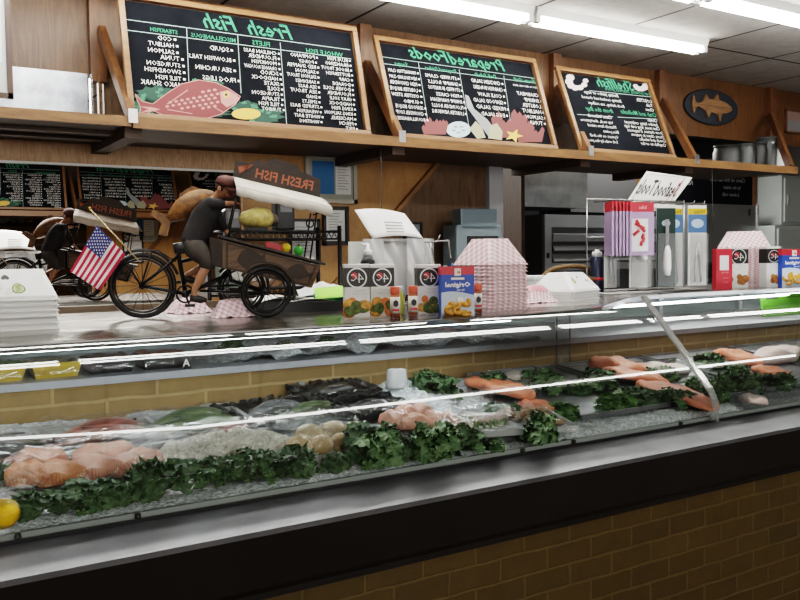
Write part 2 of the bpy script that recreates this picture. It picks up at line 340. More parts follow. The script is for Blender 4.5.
# ================================================================== CHALKBOARDS
chalk = M('chalk_white', (.62, .62, .6), .9); chalk_g = M('chalk_green', (.04, .2, .11), .9); chalk_line = M('chalk_line', (.3, .38, .36), .9)
pk = M('chalk_pink', (.16, .042, .042), .9); pk_l = M('chalk_pale_pink', (.38, .19, .175), .9); yl = M('chalk_yellow', (.55, .35, .09), .9); dg = M('chalk_dark_green', (.022, .06, .042), .9); lb = M('chalk_pale_blue', (.36, .45, .48), .9); gy = M('chalk_grey', (.2, .21, .21), .9); mg = M('chalk_mid_green', (.06, .16, .1), .9)
class Board:
    def __init__(s, x0, x1, ytop, ztop, label):
        s.x0, s.x1 = x0, x1; s.o = V((x0, 3.56, 2.057)); s.u = V((1, 0, 0)); top = V((x0, ytop, ztop)); s.H = (top-s.o).length; s.v = (top-s.o)/s.H
        s.n = s.u.cross(s.v); s.w = x1-x0            # n points to the shop
        if s.n.y > 0: s.n = -s.n
        s.r = thing('menu_chalkboard', label, 'chalkboard', s.o, 0, 'menu chalkboards on the overhead shelf')
        u, v, n, H, w = s.u, s.v, s.n, s.H, s.w
        R = Matrix((u, v, -n)).transposed() if False else None
        s.quad('slate', slate, .03, .03, w-.03, H-.03, -.004, .008)
        fw_ = .026
        s.parts('frame', frame_w, [(0, 0, w, fw_), (0, H-fw_, w, H), (0, fw_, fw_, H-fw_), (w-fw_, fw_, w, H-fw_)], .0, .022)
    def q(s, a, b, d): return s.u*a+s.v*b+s.n*d
    def quad(s, name, mt, a0, b0, a1, b1, d, th): s.parts(name, mt, [(a0, b0, a1, b1)], d-.0, th)
    def parts(s, name, mt, rs, d, th):
        mb = MB()
        for a0, b0, a1, b1 in rs: mb.poly([s.q(a0, b0, d), s.q(a1, b0, d), s.q(a1, b1, d), s.q(a0, b1, d)], s.n*th)
        return mb.put(name, mt, s.r, bevel=.003 if name == 'frame' else 0)
    def at(s, px, py):
        d = FW+(px-400)/FPX*RT-(py-300)/FPX*UP; c = V((0, 0, CZ)); t = (s.o-c).dot(s.n)/d.dot(s.n); p = c+d*t-s.o
        return p.dot(s.u), p.dot(s.v)
    def text(s, mb, t, px, py, size, shear=0., bold=0., d=.006, anchor='l', width=None):
        a, b = s.at(px, py); letter(mb, t, s.q(a, b, d), s.u, s.v, size, anchor, shear, bold, True, width)
    def col(s, mb, items, xt, yt, xb, yb, size, dots=True, jit=.0, bold=.012, mw=.2):
        n = len(items); mb = MB()
        for i, t in enumerate(items):
            f = i/max(1, n-1); x, y = xt+(xb-xt)*f, yt+(yb-yt)*f; x += rnd.uniform(-1, 1)*jit
            a, b = s.at(x, y); z_ = size*rnd.uniform(.94, 1.06)
            if dots: q_ = size*.17; mb.poly([s.q(a-q_+sx*q_+c_*.0, b+q_*2+sy*q_, .0058) for sx, sy, c_ in ((-1, -1, 0), (1, -1, 0), (1.3, 0, 0), (1, 1, 0), (-1, 1, 0))])
            letter(mb, t, s.q(a-(size*.6 if dots else 0), b, .006), s.u, s.v, z_, 'l', 0., 0., True, min(mw, max(q.x for q in text_geo(t)[0])*z_))
        mb.put('column_lettering', chalk, s.r)
    def line(s, mb, p, q, w=.003, d=.0055):
        a, b = s.at(*p), s.at(*q); p3, q3 = s.q(*a, d), s.q(*b, d); t = (q3-p3).normalized().cross(s.n)*w/2; mb.poly([p3-t, q3-t, q3+t, p3+t])
    def shape(s, mb, pts, d=.006): mb.poly([s.q(*s.at(*p), d) for p in pts])
    def blob(s, mb, c, rx, ry, d, k=7, a=.18, n=28, ph=0.):
        s.shape(mb, [(c[0]+rx*cos(t)*(1+a*sin(k*t+ph)), c[1]+ry*sin(t)*(1+a*cos(k*t))) for t in [2*pi*i/n for i in range(n)]], d)
class GT:
    def __init__(s, bd): s.b = bd
    def t(s, *k, **kw): m_ = MB(); s.b.text(m_, *k, **kw); m_.put('heading_lettering', chalk_g, s.b.r)
rnd = random.Random(4)
CS = .029
def fishpts(x0, y0, x1, y1, hgt):  # tail at (x0,y0), mouth at (x1,y1)
    prof_ = [(0, .42), (.06, .2), (.16, .1), (.3, .34), (.45, .56), (.62, .62), (.78, .5), (.9, .3), (1, .06), (.95, -.12), (.8, -.36), (.62, -.46), (.42, -.42), (.26, -.24), (.15, -.07), (.05, -.2), (-.02, -.4), (.04, 0)]
    d = V((x1-x0, y1-y0)); L = d.length; d /= L; nrm = V((d.y, -d.x))
    return [(x0+d.x*a*L+nrm.x*b*hgt, y0+d.y*a*L+nrm.y*b*hgt) for a, b in prof_]
# --- Fresh Fish
b1 = Board(.935, 2.075, 3.69, 2.6, 'framed chalkboard headed Fresh Fish with a drawn pink fish, directly above the model trike')
z = lambda x, y: (120+x/3.2, y/3.2)
g = GT(b1); g.t('Fresh', *z(556, 130), .1, .35, .012); g.t('Fish', *z(378, 104), .1, .35, .012)
g.t('STEAKFISH', *z(184, 112), .025, bold=.01); g.t('MISCELLANEOUS', *z(370, 138), .027, bold=.01); g.t('FILETS', *z(480, 152), .032, bold=.01); g.t('WHOLE FISH', *z(712, 186), .034, bold=.01)

ln = MB()
for p, q in (((18, 64), (735, 161)), ((20, 98), (738, 190)), ((212, 92), (219, 262)), ((375, 114), (386, 300)), ((511, 138), (532, 402))): b1.line(ln, z(*p), z(*q))
ln.put('ruled_lines', chalk_line, b1.r)
t = MB()
b1.col(t, ['COD', 'HALIBUT', 'SALMON', 'TUNA', 'STURGEON', 'SWORDFISH', 'TILE FISH', 'MAKO SHARK'], *z(182, 136), *z(218, 284), CS, jit=2., mw=0.18)
b1.col(t, ['SQUID', 'BLOWFISH TAILS', 'SEA URCHIN', 'FROG LEGS'], *z(356, 170), *z(380, 268), CS, jit=2., mw=0.195)
b1.col(t, ['CHILEAN BASS', 'FLOUNDER', 'MONKFISH', 'ORANGE ROUGHY', 'SCROD', 'HADDOCK', 'SKATE', 'SOLE', 'STURGEON', 'TILAPIA', 'TILE FISH', 'TURBOT'], *z(508, 180), *z(524, 360), CS*.9, jit=1., mw=0.16)
b1.col(t, ['BLUE FISH', 'BRANZINO', 'BROOK TROUT', 'BUTTERFISH', 'CARP', 'DORADE', 'DOVER SOLE', 'FLOUNDER', 'GRAY SOLE', 'HADDOCK', 'KING FISH', 'KING SALMON', 'MACKEREL', 'PERCH', 'PIKE'], *z(738, 202), *z(758, 420), CS*.85, jit=.5, mw=0.15)
b1.col(t, ['POMPANO', 'PORGY', 'RED SNAPPER', 'SALMON', 'SALMON TROUT', 'SARDINES', 'SEA BASS', 'SEA TROUT', 'SHAD', 'SMELTS', 'STRIPED BASS', 'WEAKFISH', 'WHITE BAIT', 'WHITING'], *z(630, 192), *z(648, 398), CS*.85, jit=1., mw=0.15)
t.bm.free()
k = MB()
for c, rx, ry in (((110, 305), 62, 28), ((75, 345), 45, 30), ((270, 280), 60, 26), ((460, 372), 60, 26), ((260, 365), 90, 14), ((400, 345), 40, 20)): b1.blob(k, z(*c), rx/3.2, ry/3.2, .0052, 9, .2, 40)
k.put('kale_drawing', dg, b1.r)
k = MB()
for i in range(46):
    cx, cy = rnd.choice([(110, 305, 45, 20), (75, 340, 32, 20), (270, 272, 50, 16), (460, 372, 46, 18), (400, 340, 30, 12), (250, 368, 80, 9)])[:2]; cx += rnd.uniform(-45, 45); cy += rnd.uniform(-17, 17)
    b1.blob(k, z(cx, cy), 2.6, 1.5, .0057, 5, .4, 14, rnd.random()*6)
k.put('kale_highlights', mg, b1.r)
k = MB(); b1.shape(k, [z(*p) for p in fishpts(52, 352, 384, 318, 118)], .0062); k.put('fish_drawing', pk, b1.r)
k = MB(); q_ = [z(*p) for p in fishpts(52, 352, 384, 318, 118)]
for p, q in zip(q_, q_[1:]+q_[:1]): b1.line(k, p, q, .0035, .0072)
for s_ in (((150, 352), (230, 366)), ((150, 335), (215, 290)), ((300, 345), (330, 362))): b1.line(k, z(*s_[0]), z(*s_[1]), .004, .0068)
k.put('fish_outline', pk_l, b1.r)
k = MB()
for i in range(9):
    for j in range(5):
        fx = 150+i*19+(j % 2)*9; fy = 345-(i*3.4)+(j-2.2)*13
        if abs(fy-(340-i*3)) < 12+i*2.6: b1.blob(k, z(fx, fy), 1.9, 1.3, .0066, 3, .1, 10)
b1.shape(k, [z(*p) for p in ((318, 296), (345, 290), (372, 306), (382, 318), (370, 332), (340, 345), (322, 330))], .0064)
b1.shape(k, [z(*p) for p in ((60, 342), (100, 345), (128, 352), (100, 358), (66, 362), (90, 351))], .0065)
k.put('fish_scales', pk_l, b1.r)
k = MB(); b1.blob(k, z(338, 305), 3.2, 3.0, .007, 1, 0); k.put('fish_eye', yl, b1.r); k = MB(); b1.blob(k, z(338, 305), 1.5, 1.4, .0075, 1, 0); k.put('fish_pupil', black, b1.r)
k = MB(); b1.blob(k, z(402, 366), 14.5, 5.6, .0068, 1, .03); k.put('lemon_drawing', yl, b1.r)
# --- Prepared Foods
b2_ = Board(2.205, 3.27, 3.75, 2.59, 'framed chalkboard headed Prepared Foods with drawn corals, shells and starfish')
z = lambda x, y: (350+x/3.2, 20+y/3.2)
g = GT(b2_); g.t('Prepared', *z(497, 166), .1, .3, .012); g.t('Foods', *z(318, 139), .1, .3, .012)
g.t('From Grill', *z(592, 206), .036, .2, .012); g.t('Deli Salads', *z(468, 190), .034, .2, .012); g.t('Prepared Dishes', *z(340, 172), .03, .2, .012); g.t('Soups', *z(186, 152), .034, .2, .012)

ln = MB()
for p, q in (((90, 118), (600, 190)), ((95, 140), (605, 205)), ((217, 138), (248, 330)), ((347, 160), (380, 350)), ((490, 180), (512, 330))): b2_.line(ln, z(*p), z(*q), .0025)
ln.put('ruled_lines', chalk_line, b2_.r)
t = MB()
b2_.col(t, ['MANHATTAN CLAM', 'NEW ENGLAND CLAM', 'FISH CHOWDER', 'LOBSTER BISQUE', 'OYSTER STEW', 'GUMBO', 'SEAFOOD BISQUE', 'CHOWDER SOUP', 'BOUILLABAISSE'], *z(218, 178), *z(245, 328), .028, jit=1.5, bold=.015, mw=0.165)
b2_.col(t, ['STUFFED CLAMS', 'SHRIMP ROLLS', 'STUFFED BURRITOS', 'FISH CAKES', 'SHRIMP PARMESAN', 'FLOUNDER ROLLS', 'LOBSTER NEWBURG'], *z(348, 196), *z(374, 308), .028, jit=1.5, bold=.015, mw=0.2)
b2_.col(t, ['CHICKEN SALAD', 'CRAB/FISH BURGERS', 'COLE SLAW', 'SEAFOOD SALAD', 'MIXED SALAD', 'EGG SALAD'], *z(490, 212), *z(505, 314), .031, jit=1.5, bold=.015, mw=0.2)
b2_.col(t, ['READY TO HEAT AND SERVE'], *z(604, 222), *z(604, 222), .015, False, bold=.02)
b2_.col(t, ['CRABMEAT', 'SHRIMP', 'LOBSTER', 'HALIBUT', 'SALMON', 'TUNA'], *z(612, 250), *z(628, 340), .033, jit=1., bold=.015, mw=0.17)
t.bm.free()
k = MB(); coral_m = M('chalk_coral', (.15, .05, .048), .9)
def coral(cx, cy, h, seed):
    r_ = random.Random(seed); k = MB()
    for i in range(8):
        a = (i-3.5)*.2; x = cx+sin(a)*h*.9; y = cy-cos(a)*h*r_.uniform(.55, 1); w = h*.11; bx = cx+(i-3.5)*h*.13
        b2_.shape(k, [z(bx-w, cy), z(x-w, y+w), z(x, y-w*.4), z(x+w, y+w), z(bx+w, cy)], .0054+i*.0001)
    k.put('coral_drawing', coral_m, b2_.r)
for a in ((270, 368, 62, 1), (515, 378, 95, 2), (575, 392, 66, 3)): coral(*a)
k.bm.free()
k = MB(); b2_.blob(k, z(345, 352), 12.2, 8., .006, 1, .02); k.put('sand_dollar_drawing', lb, b2_.r)
k = MB()
for a in range(5):
    t_ = a*1.2566+.3; b2_.blob(k, (z(345, 352)[0]+cos(t_)*5, z(345, 352)[1]+sin(t_)*3.2), 2.2, 1.2, .0066, 2, .3, 12)
b2_.shape(k, [z(*p) for p in ((366, 240), (378, 245), (395, 285), (438, 320), (480, 375), (440, 372), (400, 318), (372, 280))], .0052)
k.put('lobster_drawing', gy, b2_.r)
k = MB()
for p in (((380, 350), (400, 325), (420, 345), (432, 378), (405, 382)), ((440, 380), (445, 340), (468, 332), (486, 358), (484, 386))): b2_.shape(k, [z(*q) for q in p], .006)
k.put('clam_drawing', M('chalk_olive', (.27, .25, .17), .9), b2_.r)
k = MB(); c = z(522, 372); b2_.shape(k, [(c[0]+(9.5 if i % 2 == 0 else 4)*cos(i*pi/5-1.2), c[1]+(7 if i % 2 == 0 else 3)*sin(i*pi/5-1.2)) for i in range(10)], .0068); k.put('starfish_drawing', yl, b2_.r)
# --- Shellfish
b3 = Board(3.445, 4.24, 3.775, 2.575, 'framed chalkboard headed Shellfish with two drawn shrimp, the narrowest and rightmost of the tilted row')
z = lambda x, y: (560+x/6.317, 65+y/6.317)
g = GT(b3); g.t('Shellfish', *z(470, 168), .098, .25, .012); g.t('per pound, market price', *z(570, 198), .04, .2)
g.t('from the Bay', *z(335, 308), .042, .25, .01); g.t('Crab and Mollusks', *z(612, 334), .042, .25, .01)
t = MB()
b3.col(t, ['Shrimp jumbo or large', 'Shrimp cooked and cleaned', 'Rock shrimp, sea scallops'], *z(368, 208), *z(405, 275), .03, False, 0, .02, mw=0.33)
b3.col(t, ['LOBSTER', 'Tails', 'Claws'], *z(578, 244), *z(592, 298), .032, False, 0, .02, mw=0.14)
b3.col(t, ['Clams littleneck', 'top neck, cherrystone', 'Mussels farm raised', 'Blue points', 'Oysters on the shell', 'Soft crabs by the piece'], *z(332, 345), *z(375, 500), .029, False, 2, .02, mw=0.26)
b3.col(t, ['CRABS', 'Jumbo lump crabmeat', 'Claw meat, king crab legs', 'Snow clusters, Dungeness', 'Stone claws in season', 'Conch and whelks', 'Crayfish to order'], *z(618, 366), *z(668, 520), .031, False, 2, .02, mw=0.31)
t.bm.free()
ln = MB()
for p, q in (((180, 165), (575, 205)), ((105, 315), (330, 330)), ((360, 332), (612, 345))): b3.line(ln, z(*p), z(*q), .003)
ln.put('ruled_lines', chalk_line, b3.r)
k = MB()
for i in range(7):
    a = 2.6+i*.62; b3.blob(k, z(105+52*cos(a), 105-44*sin(a)), 4.2-i*.25, 3.6-i*.2, .0055+i*.0002, 2, .1, 12)
sp_ = M('chalk_pinkish_grey', (.42, .37, .36), .9); k.put('shrimp_drawing', sp_, b3.r); k = MB()
for i in range(6):
    a = 3.5+i*.5; b3.blob(k, z(505+34*cos(a), 125-30*sin(a)), 2.4+i*.25, 2.2+i*.2, .0055+i*.0002, 2, .1, 12)
k.put('shrimp_drawing', M('chalk_pinkish_grey', (.42, .37, .36), .9), b3.r)

# ================================================================== CEILING LIGHTS
glow = M('tube_glow', (1, .985, .95), emit=36.)
def lamp(x0, x1, y, label, one=False):
    t_ = thing('ceiling_light', label, 'light fixture', ((x0+x1)/2, y, CEIL), 0, 'fluorescent strip lights on the ceiling'); h = (x1-x0)/2
    mb = MB(); mb.poly([(-h, -.06, 0), (-h, .06, 0), (-h, .045, -.04), (-h, -.045, -.04)], (2*h, 0, 0)); mb.put('housing', white_metal, t_)
    for s in ((0,) if one else (-1, 1)):
        MB().tube([(-h+(0 if one else .03), s*.03, -.058), (h-(0 if one else .03), s*.03, -.058)], .010 if one else .015, 10).put('tube', glow, t_)
        for q in (() if one else (-1, 1)): MB().box((q*(h-.015), s*.03, -.055), (.03, .03, .04)).put('socket', white_metal, t_)
    return t_
for x0, x1, y, l in ((2.95, 4.28, 3.4, 'lit fluorescent strip ending above the Shellfish board, near row'), (1.6, 2.93, 3.4, 'lit fluorescent strip above the Prepared Foods board, left of the one ending over Shellfish'), (3.42, 4.75, 2.72, 'lit fluorescent strip in the top right corner of the photo'), (4.76, 6.1, 2.72, 'fluorescent strip of the middle row beyond the right photo edge'), (.25, 1.58, 3.4, 'fluorescent strip over the Fresh Fish board'),
                   (2.07, 3.4, 2.72, 'fluorescent strip of the middle row over the case'), (.72, 2.05, 2.72, 'fluorescent strip of the middle row over the trike'), (-.63, .7, 2.72, 'fluorescent strip of the middle row over the white boxes at the left'), (-.3, 1.21, 1.55, 'fluorescent strip over the shoppers at the left of the glass'), (1.21, 2.7, 1.55, 'fluorescent strip over the shoppers at the middle of the glass'), (2.7, 4.2, 1.55, 'fluorescent strip over the shoppers near the glass joint'), (4.2, 5.7, 1.55, 'fluorescent strip over the shoppers at the right of the glass')):
    t_ = lamp(x0, x1, y, l, y < 2)
    if x0 == -.3: t_.rotation_euler.z = -.13; t_.location.y += .1
def area(name, loc, size, e, rot=(0, 0, 0), col=(1, .97, .92)):
    l = bpy.data.lights.new(name, 'AREA'); l.shape = 'RECTANGLE'; l.size, l.size_y = size; l.energy = e; l.color = col
    o = bpy.data.objects.new(name, l); COL.objects.link(o); o.location = loc; o.rotation_euler = rot
area('kitchen_fill', (5.5, 5.2, 2.7), (1.5, .8), 85)  # fill added to brighten the back room, no fixture modelled
area('mirror_room_fill', (1.1, 6.6, 2.7), (2.2, 2.4), 260)  # unseen fill added to lift the mirrored boards and shelf
area('shop_fill', (1.2, -2.5, 2.1), (7, 1.1), 125, (radians(74), 0, 0))
w = bpy.data.worlds.new('world'); SC.world = w; w.use_nodes = True; w.node_tree.nodes['Background'].inputs[0].default_value = (.5, .5, .5, 1); w.node_tree.nodes['Background'].inputs[1].default_value = .38
SC.view_settings.view_transform = 'Filmic'; SC.view_settings.look = 'High Contrast'; SC.view_settings.exposure = -.12
SC.cycles.max_bounces = 10; SC.cycles.transparent_max_bounces = 24; SC.cycles.use_denoising = True; SC.cycles.sample_clamp_indirect = 6; SC.cycles.caustics_reflective = False; SC.cycles.caustics_refractive = False
# ================================================================== DECK ITEMS
DZ = 1.2752
def deck(px, py): p = P(px, py, Z=DZ); return V((p.x, p.y, DZ))
def PD(px, py, dep): d = FW+(px-400)/FPX*RT-(py-300)/FPX*UP; return V((0, 0, CZ))+d*dep
foam = M('white_clamshell', (.8, .8, .79), .55); foam_s = M('white_foam', (.72, .74, .73), .6)
ging = gingham('pink_gingham', (.66, .36, .4), .014); ging_s = gingham('pink_gingham_fine', (.62, .3, .35), .011)
leaf_g = M('print_green', (.13, .2, .05), .7); leaf_d = M('print_dark', (.05, .06, .05), .7); leaf_p = M('print_grey', (.5, .5, .48), .7); leaf_y = M('print_pale_green', (.5, .56, .32), .7)
def clam_shell(w, d, hb, ht, tx, ty, mt, fl=.004):
    """inverted clamshell half: flange, short rim wall, then walls tapering to a flat top"""
    mb = MB(); a, b = w/2, d/2
    ring = lambda x, y, z, c: [V(p) for p in ((-x+c, -y, z), (x-c, -y, z), (x, -y+c, z), (x, y-c, z), (x-c, y, z), (-x+c, y, z), (-x, y-c, z), (-x, -y+c, z))]
    rs = [ring(a+fl, b+fl, 0, .012), ring(a+fl, b+fl, .003, .012), ring(a, b, .004, .012), ring(a-.002, b-.002, hb, .012), ring(a-tx, b-ty, hb+ht, .018)]
    vs = [v for r in rs for v in r]; n = 8
    mb._new(vs, [(i*n+k, i*n+(k+1) % n, (i+1)*n+(k+1) % n, (i+1)*n+k) for i in range(len(rs)-1) for k in range(n)]+[tuple(4*n+k for k in range(n))])
    return mb
def leafprint(mb, c, u, v, r, asp=.62, rot=0., n=14):
    pts = []
    for i in range(n):
        t = 2*pi*i/n; x = cos(t)*asp*(1-.25*sin(t)); y = sin(t); pts.append(c+u*(r*(x*cos(rot)-y*sin(rot)))+v*(r*(x*sin(rot)+y*cos(rot))))
    mb.poly(pts)
def stack(n, dz, dims, mt, loc, rz, noun, where, group, jit=.0015, first=ORD):
    rr = random.Random(n*7); out = []
    src = clam_shell(*dims).put('takeout_box', mt)
    for i in range(n):
        o = src if i == 0 else src.copy()
        if i: COL.objects.link(o)
        o.location = (loc[0]+rr.uniform(-jit, jit), loc[1]+rr.uniform(-jit, jit), DZ+i*dz); o.rotation_euler = (0, 0, rz+rr.uniform(-.012, .012))
        k = n-1-i
        tag(o, f'{noun}, {ORD[k]} {where}' if k < n-1 else f'{noun}, lowest {where}', 'takeout box', group); out.append(o)
    return out
# -- white boxes at the left edge
ws = stack(6, .0165, (.37, .25, .015, .08, .028, .07, foam), foam, (.315, 2.885, 0), 0, 'white clamshell takeout box', 'in the left-edge stack', 'white takeout boxes at the left end')
for o in ws[2:]: o.location.z += .006
top = ws[-1]; sl = V((0, .07, .08)).normalized()
def botanic(top, hb, ht, w, d, ty, prints, sc=1.):
    u = V((1, 0, 0)); v = V((0, ty, ht)).normalized(); nn = u.cross(v)
    if nn.y > 0: nn = -nn
    base = V((0, -d/2+.002, hb))+nn*.0012; mbs = {}
    for (a, h, r, kind, rot) in prints:
        c = base+u*a+v*h
        def ad(nm, c_, r_, asp, ro): mbs.setdefault(nm, MB()); leafprint(mbs[nm], c_, u, v, r_, asp, ro)
        if kind == 'round':
            ad('leaf_print', c, r, .95, rot); ad('leaf_print_pale', c+nn*.0005, r*.82, .92, rot)
            for q in (-.5, -.15, .2, .5): ad('leaf_print_vein', c+nn*.001+v*(q*r), r*.08, 6., rot+.3)
        elif kind == 'twig':
            for q in range(4): ad('twig_print', c+u*((q-1.5)*r*.6)+v*((q % 2)*r*.6-(q*.1)*r), r*.5, .35, rot+(-.9 if q % 2 else .9))
        elif kind == 'outline':
            ad('outline_print', c, r, .6, rot); ad('outline_fill', c+nn*.0005, r*.9, .56, rot)
            for q in (-.5, 0, .4): ad('outline_vein', c+nn*.001+v*(q*r), r*.22, .3, rot+1)
        elif kind == 'heart':
            ad('heart_print', c+u*r*.3, r, .55, rot+.5); ad('heart_print', c-u*r*.3, r, .55, rot-.5)
    mm = {'leaf_print': leaf_g, 'leaf_print_pale': leaf_y, 'leaf_print_vein': leaf_g, 'twig_print': leaf_d, 'outline_print': leaf_p, 'outline_fill': foam, 'outline_vein': leaf_p, 'heart_print': M('print_charcoal', (.09, .09, .08), .7)}
    for k_, b in mbs.items(): b.put(k_, mm[k_], top, recalc=False)
botanic(top, .015, .08, .37, .25, .07, [(.075, .03, .02, 'round', .2), (.018, .044, .021, 'outline', .1), (.043, .075, .011, 'heart', 0), (-.022, .048, .014, 'twig', .2), (-.03, .08, .017, 'outline', 1.2), (.05, .02, .013, 'outline', -.6), (-.1, .05, .02, 'outline', .4), (-.14, .03, .02, 'round', .2)])
# -- pink gingham stack, centre and right
C = V((1.955, 2.48, 0)); th = radians(6); uu = V((cos(th), sin(th), 0)); vv = V((-sin(th), cos(th), 0)); c = C+uu*.1+vv*.11
stack(14, .0132, (.198, .218, .012, .088, .038, .055, ging), ging, c, th, 'pink gingham takeout box', 'in the tall stack by the blue box', 'pink takeout boxes beside the blue breading box', .002)
C = V((4.8, 3.3, 0)); th = radians(-56); uu = V((cos(th), sin(th), 0)); vv = V((-sin(th), cos(th), 0)); c = C-uu*.155+vv*.145
stack(16, .0155, (.31, .29, .014, .095, .055, .06, ging), ging, (4.76, 3.44, 0), th+pi/2*0, 'pink gingham takeout box', 'in the stack behind the red packet', 'pink takeout boxes behind the red packet', .002)
th = radians(22)
wr = stack(4, .0125, (.3, .22, .012, .075, .05, .06, foam), foam, (2.79, 2.98, 0), th, 'white clamshell takeout box', 'in the low stack by the tool rack', 'white takeout boxes left of the tool rack')
botanic(wr[-1], .012, .075, .3, .22, .06, [(-.08, .05, .017, 'round', .2), (.06, .045, .017, 'twig', .2), (.085, .03, .016, 'outline', .4), (-.02, .07, .008, 'heart', 0), (-.055, .085, .01, 'twig', .2)])
# -- gingham paper trays
def paper_tray(loc, rz, w, d, h, label, flat=0.):
    mb = MB(); rr = random.Random(int(loc[0]*1000))
    def f(u, v):
        x = (u-.5)*2; y = (v-.5)*2; e = max(abs(x), abs(y)); k = max(0, (e-.55)/.45)
        z = h*(1-k)**1.1+rr.uniform(-.003, .003)*(1+k)+.05*h*sin(5*x+3*y)
        return (x*w/2*(1-.06*(1-k)), y*d/2, max(.001, z))
    mb.grid(f, 18, 14, False); o = mb.put('gingham_paper_tray', ging_s); o.location = (loc[0], loc[1], DZ); o.rotation_euler = (0, 0, rz)
    return tag(o, label, 'paper tray')
paper_tray(deck(190, 314)+V((.02, .08, 0)), .1, .155, .13, .055, 'crumpled pink gingham paper tray lying under the rider of the model trike')
paper_tray(deck(243, 318)+V((.0, .1, 0)), -.2, .16, .13, .06, 'crumpled pink gingham paper tray behind the near front wheel of the model trike')
o = paper_tray(deck(545, 303)+V((0, .07, 0)), .15, .19, .13, .05, 'folded red gingham paper tray lying between the pink stack and the white boxes')
mb = MB(); mb.grid(lambda u, v: ((u-.5)*.12, -.03+.03*v+.01*sin(6*u), .05+.028*sin(v*pi*.6)*(1-(2*u-1)**2*.5)), 8, 4, False); mb.put('raised_flap', M('flap_pink', (.7, .3, .34), .6), o, solid=.001)
# -- white foam tubs behind
for (px, py, w_, d_, h_, l) in ((541, 284, .13, .1, .11, 'pale foam tub with a lid behind the folded gingham tray'), (529, 300, .06, .06, .1, 'white carton peeking out right behind the tall pink stack')):
    p = V((P(px, 280, Y=3.15).x, 3.15, DZ)); t_ = thing('foam_tub', l, 'tub', p+V((0, .06, 0)), .3)
    MB().box((0, 0, h_*.4), (w_*.9, d_*.9, h_*.8)).put('tub_body', foam_s, t_, bevel=.006); MB().box((0, 0, h_*.88), (w_, d_, h_*.2)).put('lid', foam_s, t_, bevel=.006)

# -- cartons with the white-black design
red = M('pack_red', (.5, .03, .045), .4); blue = M('pack_blue', (.02, .07, .36), .4); fried = M('fried_gold', (.55, .27, .05), .5, noise=(60, .5)); veg = M('veg_green', (.1, .13, .03), .6, noise=(60, .6)); orange = M('salad_orange', (.6, .17, .04), .5)
brown_f = M('fried_brown', (.34, .13, .03), .5, noise=(60, .5)); cream = M('pack_cream', (.72, .68, .6), .5)
def disc(mb, c, u, v, r, n=20, asp=1.):
    mb.poly([c+u*(r*cos(2*pi*i/n)*asp)+v*(r*sin(2*pi*i/n)) for i in range(n)])
U, Vv, Nf = V((1, 0, 0)), V((0, 0, 1)), V((0, -1, 0))
def foodblobs(t_, w, d, z0, z1, seed, mats, names, k=5):
    rr = random.Random(seed); i = 0
    for nm, mt in zip(names, mats):
        mb = MB()
        for q in range(k):
            r = (z1-z0)*rr.uniform(.2, .34); mb.ell((rr.uniform(-w*.38, w*.38), -d/2-.0006-.0003*i, rr.uniform(z0+r*.7, z1-r)), (r*rr.uniform(.8, 1.3), .0012+.0004*q, r))
        i += 3; mb.put(nm, mt, t_)
def carton(loc, rz, w, d, h, label, seed=1, style=0):
    t_ = thing('breading_carton', label, 'carton', loc, rz, 'black and white breading cartons')
    MB().box((0, 0, h/2), (w, d, h)).put('carton_body', M('carton_white', (.68, .68, .66), .45), t_, bevel=.002)
    MB().box((0, 0, h+.0035), (w*1.02, d*1.02, .007)).put('lid', foam, t_, bevel=.002)
    MB().box((0, 0, h*.79), (w+.0016, d+.0016, h*.36)).put('black_band', black, t_)
    f = V((0, -d/2-.0014, h*.78)); mb = MB(); n = 28; R1, R2 = w*.4, w*.35
    for i in range(n):
        a, b = 2*pi*i/n, 2*pi*(i+1)/n
        mb.poly([f+U*(R1*cos(a))+Vv*(R1*sin(a)), f+U*(R1*cos(b))+Vv*(R1*sin(b)), f+U*(R2*cos(b))+Vv*(R2*sin(b)), f+U*(R2*cos(a))+Vv*(R2*sin(a))])
    mb.put('emblem_ring', M('emblem_silver', (.6, .6, .58), .35, .5), t_)
    mb = MB(); letter(mb, '4', f+U*w*.29+Vv*-w*.2+Nf*.0006, U, Vv, w*.58, bold=-.012); letter(mb, 'C', f+U*w*.03+Vv*-w*.12+Nf*.0006, U, Vv, w*.4, bold=.0); mb.put('emblem_lettering', M('carton_white', (.7, .7, .68)), t_)
    mb = MB(); disc(mb, f-U*w*.1+Vv*w*.1+Nf*.0004, U, Vv, w*.12); mb.put('emblem_red_dot', red, t_)
    mb = MB(); letter(mb, 'Seasoned', V((w*.36, -d/2-.001, h*.53)), U, Vv, h*.055, bold=.0); letter(mb, 'bread crumbs', V((w*.4, -d/2-.001, h*.47)), U, Vv, h*.05, bold=.0); mb.put('product_lettering', M('carton_grey_ink', (.4, .4, .38)), t_)
    if style == 0: foodblobs(t_, w, d, h*.06, h*.42, seed, (orange, fried, veg), ('tomato_picture', 'cutlet_picture', 'salad_picture'), 4)
    else: foodblobs(t_, w, d, h*.08, h*.36, seed, (brown_f,), ('fish_fillet_picture',), 6)
    return t_
R_ = -radians(23)
def stand(px0, px1, py, dpt, rz):  # base centre so that the front bottom edge spans px0..px1
    a = deck(px0, py); uu = V((cos(rz), sin(rz), 0)); vv = V((-sin(rz), cos(rz), 0)); w = .05
    for _ in range(30):
        b = a+uu*w; q = b-V((0, 0, CZ)); x = 400+FPX*q.dot(RT)/q.dot(FW); w *= (px1-px0)/max(1, x-px0)
    return a+uu*w/2+vv*dpt/2, w
